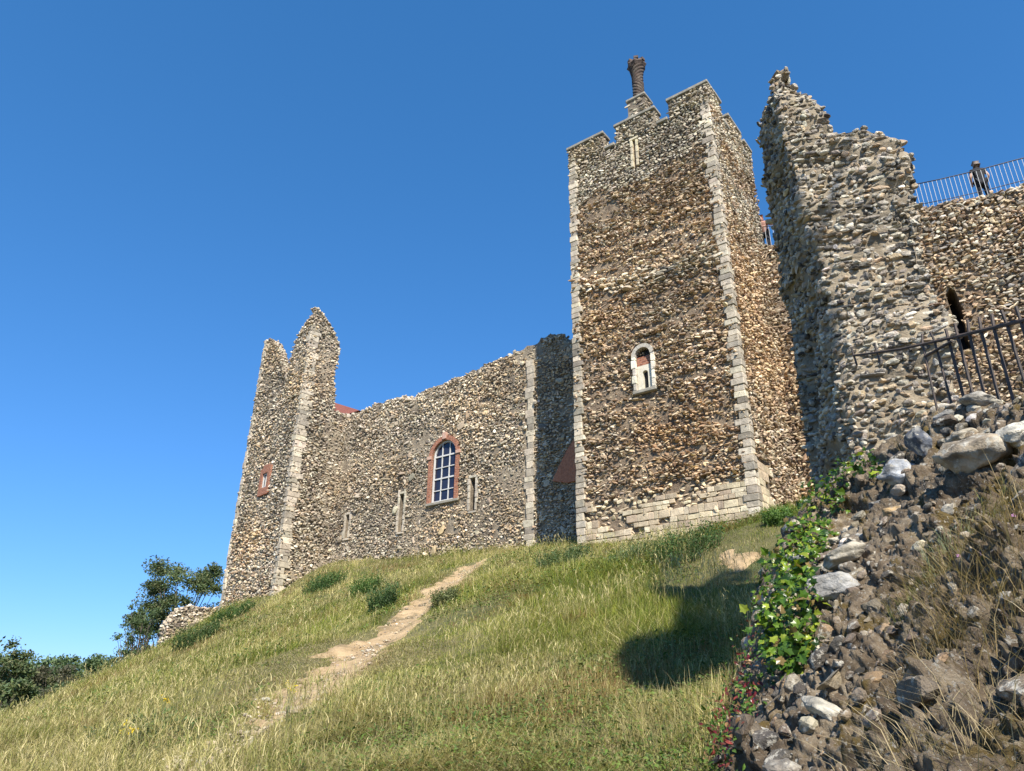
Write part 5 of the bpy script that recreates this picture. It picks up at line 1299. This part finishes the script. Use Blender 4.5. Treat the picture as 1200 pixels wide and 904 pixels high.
def thistle():
    p = on_mound(1168, 748); t = thing('thistle_plant', 'small thistle with lobed green leaves at the right side of the bank', 'plant', tuple(p)); g = np.random.default_rng(2)
    for k, (dx, dz) in enumerate(((0, .10), (.05, .03), (-.06, .06), (.03, .12))):
        e = p + v3(dx * .5, -.03, (dz + .02) * .5); C, col = [], []
        for s in np.linspace(.1, 1, 9):
            q = p + (e - p) * s + v3(0, 0, .01 * math.sin(3.1 * s))
            C += [q + v3(.006, 0, 0), q - v3(.006, 0, 0)]; col += [(.10, .19, .07)] * 2
        join_blades('leaf', [leaf_cards(np.array(C), unit(np.tile([-.2, -.8, .5], (len(C), 1)) + g.normal(0, .15, (len(C), 3))), np.full(len(C), .0085), np.array(col), k)], M['leaf'], t)
thistle()
def brick_bits():
    for (u, v), s, lab in (((978, 868), .02, 'small orange brick fragment lodged low in the middle of the bank'), ((1176, 755), .012, 'pinkish brick chip beside the small thistle')):
        p = on_mound(u, v); V, Fc = BLOCK[1]; o = link('brick_fragment', np_mesh('brick_fragment', V * np.array([s, s * .6, s * .7]) + p + v3(0, 0, .01), Fc.ravel(), np.full(len(Fc), 3), np.tile((.42, .17, .08), (len(V), 1))), M['flint'])
        tag(o, lab, 'brick', None, 'thing')
brick_bits()

# ================================================================== TREES
def tree(name, label, base, H, Wd, seed, cols, n=5000, leaf=.28, trunk_h=.3, group=None, gap=.3, clusters=110):
    g = np.random.default_rng(seed); b = np.array(base, float); t = thing(name, label, 'tree', tuple(b), group)
    bm = bmesh.new(); tr = max(.12, H * .028); top = b + v3(g.normal(0, .3), g.normal(0, .3), H * .72)
    tube(bm, [b - Z * .3, b + Z * H * trunk_h, b + (top - b) * .7 + g.normal(0, .2, 3), top], [tr * 1.25, tr, tr * .55, tr * .2], 8)
    cl = []
    for k in range(clusters):
        a = g.uniform(0, 6.28); zz = g.uniform(trunk_h * .9, .97); rr = Wd / 2 * math.sqrt(max(.03, 1 - ((zz - .55) / .52) ** 2)) * g.uniform(.45, 1.0)
        c = b + v3(math.cos(a) * rr, math.sin(a) * rr, zz * H); cl.append((c, Wd * g.uniform(.05, .12)))
        s = b + (top - b) * np.clip(zz - .25, .2, .8); tube(bm, [s, (s + c) / 2 + v3(0, 0, -.03 * H), c], [tr * .2, tr * .11, tr * .03], 4)
    bm_obj('trunk', bm, M['bark'], t, smooth_=True)
    ci = g.integers(0, clusters, n); cen = np.array([c for c, _ in cl])[ci]; rad = np.array([r for _, r in cl])[ci]
    dirn = unit(g.normal(size=(n, 3))); rr = rad * np.minimum(np.abs(g.normal(0, .85, n)), 1.35)
    C = cen + dirn * rr[:, None] * np.array([1.15, 1.15, .8]); tone = .8 + .5 * g.random(clusters)
    cc = np.array(cols)[g.integers(0, len(cols), n)] * (tone[ci] * g.uniform(.7, 1.3, n))[:, None]
    join_blades('crown', [leaf_cards(C, unit(g.normal(size=(n, 3)) + np.array([0, 0, .7])), leaf * g.uniform(.6, 1.2, n), cc, seed)], M['leaf'], t)
DK = [(.09, .13, .06), (.115, .16, .075), (.125, .17, .065)]; OL = [(.13, .14, .055), (.145, .15, .07), (.10, .125, .055)]; GY = [(.14, .13, .08), (.11, .11, .07)]
def far_tree(u, vtop, d, wpx, seed, cols, label, n=4500, leaf=.3, name='broadleaf_tree', gap=.3, group='trees at the edge of the far left', th=.25, H=None, zb=-3.1):
    top = at(u, vtop, d); H = top[2] - zb if H is None else H; base = v3(top[0], top[1], top[2] - H)
    tree(name, label, base, H, wpx / F * d * 1.02, seed, cols, int(n * 2.4), leaf * .55, th, group, gap)
far_tree(222, 657, 62, 100, 31, OL + DK, 'dark green tree rising behind the low wall beside the ruined tower', 26000, .2, 'broadleaf_tree', group=None, th=.12)
far_tree(172, 706, 58, 44, 32, DK, 'sparse tree with thin open branches left of the low wall', 3200, .17, 'broadleaf_tree', group=None, th=.2)
far_tree(4, 750, 62, 66, 41, OL + DK, 'tallest tree at the very left edge of the photo', 5200, .28)
far_tree(34, 786, 66, 66, 42, OL, 'olive green bushy tree next to the tallest left edge tree', 5000, .3)
far_tree(66, 780, 64, 60, 43, GY, 'grey brown twiggy tree in the middle of the far left tree line', 3600, .22)
far_tree(58, 770, 95, 80, 44, DK, 'low dark tree behind the grey brown twiggy tree', 4000, .4)
far_tree(98, 769, 80, 60, 45, DK, 'rounded dark green tree near the right end of the far left tree line', 5000, .32)
far_tree(125, 768, 84, 56, 46, DK, 'dark tree at the right end of the tree line against the slope', 4500, .32)
far_tree(14, 800, 52, 60, 47, OL + DK, 'nearest low bush at the left edge below the tall tree', 4200, .24)
far_tree(52, 808, 56, 60, 48, GY + OL, 'brownish shrub in front of the far left tree line', 4200, .24)
far_tree(90, 800, 58, 56, 49, DK, 'dark green shrub where the tree line meets the grass slope', 4200, .24)
far_tree(140, 776, 120, 60, 50, DK, 'distant tree farthest right behind the slope', 2500, .5)

# ================================================================== LOW WALL AND TILED ROOF BEHIND
def build_low_wall():
    A = at(203, 708, 41); B = at(262, 702, 42); U = unit((B - A) * np.array([1, 1, 0])); N = np.array([U[1], -U[0], 0.]); N = N if N[1] < 0 else -N
    L = np.linalg.norm((B - A)[:2]) + 1; top = [(0, A[2] - .9), (.3, A[2] - .35), (.6, A[2] - .12), (1.0, A[2] + .0), (1.6, A[2] - .06), (2.2, A[2] + .05), (L, A[2] + .0)]
    O = v3(A[0], A[1]); t = thing('low_wall', 'short low flint wall stub left of the ruined tower', 'wall', tuple(A - Z * 2))
    out = [(0, -1.0), (L, -1.0)] + top[::-1]
    plate('core', O, U, Z, N, out, [], .9, M['mortar_grey'], t)
    g = np.random.default_rng(3); C = []
    for (a, b), (a2, b2) in zip([(0, A[2] - 3)] + top, top):
        for _ in range(int(math.hypot(a2 - a, b2 - b) * 60)): q = g.random(); C.append(O + U * (a + (a2 - a) * q) + Z * (b + (b2 - b) * q + g.normal(0, .03)) - N * g.uniform(-.02, .8))
    C = np.array(C); n = len(C)
    st = [facing(O, U, Z, N, 0, L, A[2] - 3.2, A[2] + .3, lambda u, v: inpoly(u, v, out), P_HALL, (.17, .08), .02, .02, .06, ROCK1, 4, irregular=.5),
          place(ROCK1, C, np.tile(np.array([U, Z, N])[None], (n, 1, 1)), np.c_[g.uniform(.05, .13, n), g.uniform(.04, .08, n), g.uniform(.06, .14, n)], pal(*P_HALL, n, g), 5)]
    stone_obj('flint_facing', st, M['flint'], t)
build_low_wall()
def build_roof():
    t = thing('tiled_roof_building', 'building behind the hall wall showing only a red tiled roof and pale eaves', 'building', tuple(onpl(392, 466, PR + D2 * 10, D2) - Z * 6))
    q = lambda u, v: onpl(u, v, PR + D2 * (HP + 5), D2)
    e0, e1 = q(421, 481), q(340, 448); e1[2] = e0[2]
    top = e0 * .12 + e1 * .88 + D2 * 3; top[2] = e0[2] + 3.2; e2, e3 = e1 + D2 * 6, e0 + D2 * 6
    bm = bmesh.new(); V5 = [bm.verts.new(Vector(p)) for p in (e0, e1, e2, e3, top)]
    for f_ in ((0, 1, 4), (1, 2, 4), (2, 3, 4), (3, 0, 4), (3, 2, 1, 0)): bm.faces.new([V5[i] for i in f_])
    bm_obj('roof', bm, M['tile'], t)
    bm = bmesh.new(); U = unit(e1 - e0); basis_box(bm, e0 + D2 * .3 - Z * 0, U, Z, D2, .2, np.linalg.norm(e1 - e0), -8, -.02, 0, 5.5); bm_obj('wall', bm, m_solid('pale_render', (.55, .53, .48), (.65, .63, .58), 4, bump=.2), t)
    bm = bmesh.new()
    for k in range(18): basis_box(bm, e0 + D2 * .3, U, Z, D2, .3 + k * .22, .38 + k * .22, -.75, -.02, -.1, -.003)
    bm_obj('eaves_slats', bm, m_solid('dark_timber', (.05, .045, .04), (.08, .07, .06), 5, bump=.2), t)
build_roof()

# ================================================================== PEOPLE
def person(label, foot, face, pose, skin, top_c, leg_c, hair_c, H=1.7, bare_arms=True):
    """one continuous skinned body; hair, top and trousers are its children"""
    f = unit(np.array([face[0], face[1], 0.])); r = np.array([f[1], -f[0], 0.]); foot = np.array(foot, float)
    def P(x, y, z): return foot + r * x * H / 1.7 + f * y * H / 1.7 + Z * z * H / 1.7
    J = pose
    def skinmesh(name, chain, mat_, parent, sub=1):
        pts, edges, rads = [], [], []; ix = {}
        for a, b in chain:
            for k in (a, b):
                if k[0] not in ix: ix[k[0]] = len(pts); pts.append(P(*J[k[0]]) if k[0] in J else P(*k[2])); rads.append(k[1])
            edges.append((ix[a[0]], ix[b[0]]))
        me = bpy.data.meshes.new(name); me.from_pydata([tuple(p) for p in pts], edges, [])
        bm = bmesh.new(); bm.from_mesh(me); ly = bm.verts.layers.skin.verify()
        for i_, v in enumerate(bm.verts): v[ly].radius = (rads[i_], rads[i_]); v[ly].use_root = (i_ == 0)
        bm.to_mesh(me); bm.free(); o = link(name, me, mat_, parent)
        m1 = o.modifiers.new('skin', 'SKIN'); m1.use_smooth_shade = True; m2 = o.modifiers.new('sub', 'SUBSURF'); m2.levels = m2.render_levels = sub
        return o
    def k(n, r_): return (n, r_)
    msk = m_solid('skin_tone', skin, tuple(c * 1.1 for c in skin), 8, .6, 0)
    t = skinmesh('person', [(k('pelvis', .13), k('waist', .12)), (k('waist', .12), k('chest', .14)), (k('chest', .14), k('neck', .055)), (k('neck', .055), k('chin', .06)), (k('chin', .06), k('head', .092)), (k('head', .092), k('crown', .07)), (k('head', .092), k('nose', .018)),
        (k('chest', .14), k('shL', .06)), (k('shL', .06), k('elL', .042)), (k('elL', .042), k('wrL', .028)), (k('wrL', .028), k('haL', .034)), (k('chest', .14), k('shR', .06)), (k('shR', .06), k('elR', .042)), (k('elR', .042), k('wrR', .028)), (k('wrR', .028), k('haR', .034)),
        (k('pelvis', .13), k('hipL', .09)), (k('hipL', .09), k('knL', .06)), (k('knL', .06), k('anL', .04)), (k('anL', .04), k('toL', .035)), (k('pelvis', .13), k('hipR', .09)), (k('hipR', .09), k('knR', .06)), (k('knR', .06), k('anR', .04)), (k('anR', .04), k('toR', .035))], msk, None)
    tag(t, label, 'person', None, 'thing')
    mt = m_solid('top_cloth', top_c, tuple(c * 1.3 for c in top_c), 6, .9, .2); ml = m_solid('trouser_cloth', leg_c, tuple(c * 1.3 for c in leg_c), 6, .9, .2); mh = m_solid('hair', hair_c, tuple(c * 1.4 for c in hair_c), 30, .7, .3)
    arm = [] if bare_arms else [(k('elL', .052), k('wrL', .04)), (k('elR', .052), k('wrR', .04))]
    J['slL'] = tuple(.45 * np.array(J['shL']) + .55 * np.array(J['elL'])); J['slR'] = tuple(.45 * np.array(J['shR']) + .55 * np.array(J['elR']))
    J['col'] = tuple(np.array(J['chest']) * .35 + np.array(J['neck']) * .65)
    J['hem'] = tuple(np.array(J['pelvis']) + np.array((0, 0, -.06)))
    skinmesh('top', [(k('waist', .145), k('hem', .15)), (k('waist', .145), k('chest', .165)), (k('chest', .165), k('col', .10)), (k('chest', .165), k('shL', .095)), (k('shL', .095), k('slL', .075)), (k('chest', .165), k('shR', .095)), (k('shR', .095), k('slR', .075))] if bare_arms else
             [(k('waist', .145), k('hem', .15)), (k('waist', .145), k('chest', .16)), (k('chest', .16), k('shL', .078)), (k('shL', .078), k('elL', .058)), (k('elL', .058), k('wrL', .044)), (k('chest', .16), k('shR', .078)), (k('shR', .078), k('elR', .058)), (k('elR', .058), k('wrR', .044))], mt, t)
    skinmesh('trousers', [(k('pelvis', .145), k('hipL', .105)), (k('hipL', .105), k('knL', .078)), (k('knL', .078), k('anL', .06)), (k('pelvis', .145), k('hipR', .105)), (k('hipR', .105), k('knR', .078)), (k('knR', .078), k('anR', .06))], ml, t)
    hb = tuple(np.array(J['head']) + np.array((0, -.03, .03))); hn = tuple(np.array(J['head']) + np.array((0, -.065, -.04)))
    J['hb'] = hb; J['hn'] = hn; J['ht'] = tuple(np.array(J['crown']) + np.array((0, -.015, .0)))
    skinmesh('hair', [(k('hb', .098), k('ht', .075)), (k('hb', .098), k('hn', .07))], mh, t)
    return t
stand = lambda: dict(pelvis=(0, 0, .93), waist=(0, .01, 1.10), chest=(0, .01, 1.30), neck=(0, .01, 1.45), chin=(0, .04, 1.50), head=(0, .03, 1.59), crown=(0, .02, 1.65), nose=(0, .135, 1.56),
    shL=(-.18, 0, 1.38), elL=(-.27, -.03, 1.12), wrL=(-.22, .12, .93), haL=(-.19, .18, .87), shR=(.18, 0, 1.38), elR=(.27, -.03, 1.12), wrR=(.22, .12, .93), haR=(.19, .18, .87),
    hipL=(-.10, 0, .88), knL=(-.11, .02, .48), anL=(-.11, -.01, .08), toL=(-.12, .15, .035), hipR=(.10, 0, .88), knR=(.11, .02, .48), anR=(.11, -.01, .08), toR=(.12, .15, .035))
_O = v3(*CA[:2])
def walk_top(p):
    u = float((np.array(p) - _O) @ CE); return float(np.interp(u, [a for a, b in CT], [b for a, b in CT]))
pb = curtain_pt(1158, 224, .62); pb[2] = walk_top(pb)
person('person in dark clothes with bare forearms standing behind the long railing', pb, (.25, .97), stand(), (.42, .26, .19), (.012, .012, .014), (.012, .012, .016), (.13, .10, .08), 1.68)
pa = curtain_pt(896, 288, .55); pa[2] = walk_top(pa)
J = stand(); J.update(waist=(.0, .05, 1.07), chest=(.02, .14, 1.22), neck=(.03, .2, 1.35), chin=(.03, .24, 1.385), head=(.04, .24, 1.47), crown=(.04, .24, 1.53), nose=(.06, .34, 1.44), shL=(-.15, .15, 1.29), elL=(-.28, .28, 1.06), wrL=(-.42, .33, .99), haL=(-.5, .33, .98), shR=(.19, .15, 1.29), elR=(.2, .36, 1.04), wrR=(-.02, .36, .99), haR=(-.1, .36, .98))
person('person with reddish hair leaning bare arms on the short railing by the tower', pa, CNn, J, (.48, .28, .20), (.30, .16, .12), (.014, .014, .018), (.20, .07, .035), 1.62)

def added_shade_tree():
    """unseen leafy tree added as shadow caster for the grass left of the bank"""
    g = np.random.default_rng(14); b = v3(10.0, -3.0, 2.2); t = thing('broadleaf_tree', 'unseen leafy tree added on the right to shade the grass beside the ivy', 'tree', tuple(b))
    bm = bmesh.new(); tube(bm, [b - Z * .6, b + v3(0, 0, 4), b + v3(-.3, .2, 8), b + v3(-.2, 0, 12)], [.3, .24, .16, .05], 10)
    # crown shaped by projecting the wanted grass shadow back towards the sun
    poly = [(884, 668), (850, 672), (818, 694), (798, 712), (792, 752), (764, 758), (738, 764), (724, 786), (728, 812), (752, 824), (800, 822), (850, 812), (880, 780), (890, 720)]
    C = []; P = np.array(poly, float); G0 = Grid(ground0, -4, 10, 1, 24, .1)
    tries = 0
    while len(C) < 7000 and tries < 60000:
        q = P.min(0) + (P.max(0) - P.min(0)) * g.random(2); tries += 1
        if not inpoly(q[0], q[1], poly): continue
        p = march(q[0], q[1], G0, 2, 24, 300)
        if p is None: continue
        kk = np.linspace(.2, 11, 60); L = p[None] + sh[None] * kk[:, None] * 1.2
        if ((L[:, 0] > 3.2) & (L[:, 1] > 6.4) & (L[:, 1] < 7.8) & (L[:, 2] < 5.6)).any() or (mound0(L[:, 0], L[:, 1]) > L[:, 2] + .30)[L[:, 1] > .8].any(): continue
        yy = g.uniform(-2.0, -.6); k = (p[1] - yy) / -sh[1]; C.append(p + np.array([0, 0, .15]) + sh * k)
    C = np.array(C); lo, hi = C[C[:, 2].argsort()[:300]].mean(0), C[C[:, 2].argsort()[-300:]].mean(0)
    tube(bm, [b + v3(-.3, .2, 8), b + v3(-2.0, .6, 10), hi, (lo + hi) / 2, lo], [.12, .09, .06, .04, .015], 7); bm_obj('trunk', bm, M['bark'], t, smooth_=True)
    E_ = np.array((9.8, -3, 12))[None] + unit(g.normal(size=(2500, 3))) * (g.random(2500) ** .4)[:, None] * np.array((1.9, 2.2, 2.6))[None]
    C = np.concatenate([C, E_]); n = len(C)
    join_blades('crown', [leaf_cards(C, unit(g.normal(size=(n, 3)) + np.array([0, 0, .5])), g.uniform(.05, .10, n), np.array(DK)[g.integers(0, 3, n)], 3)], M['leaf'], t)
added_shade_tree()
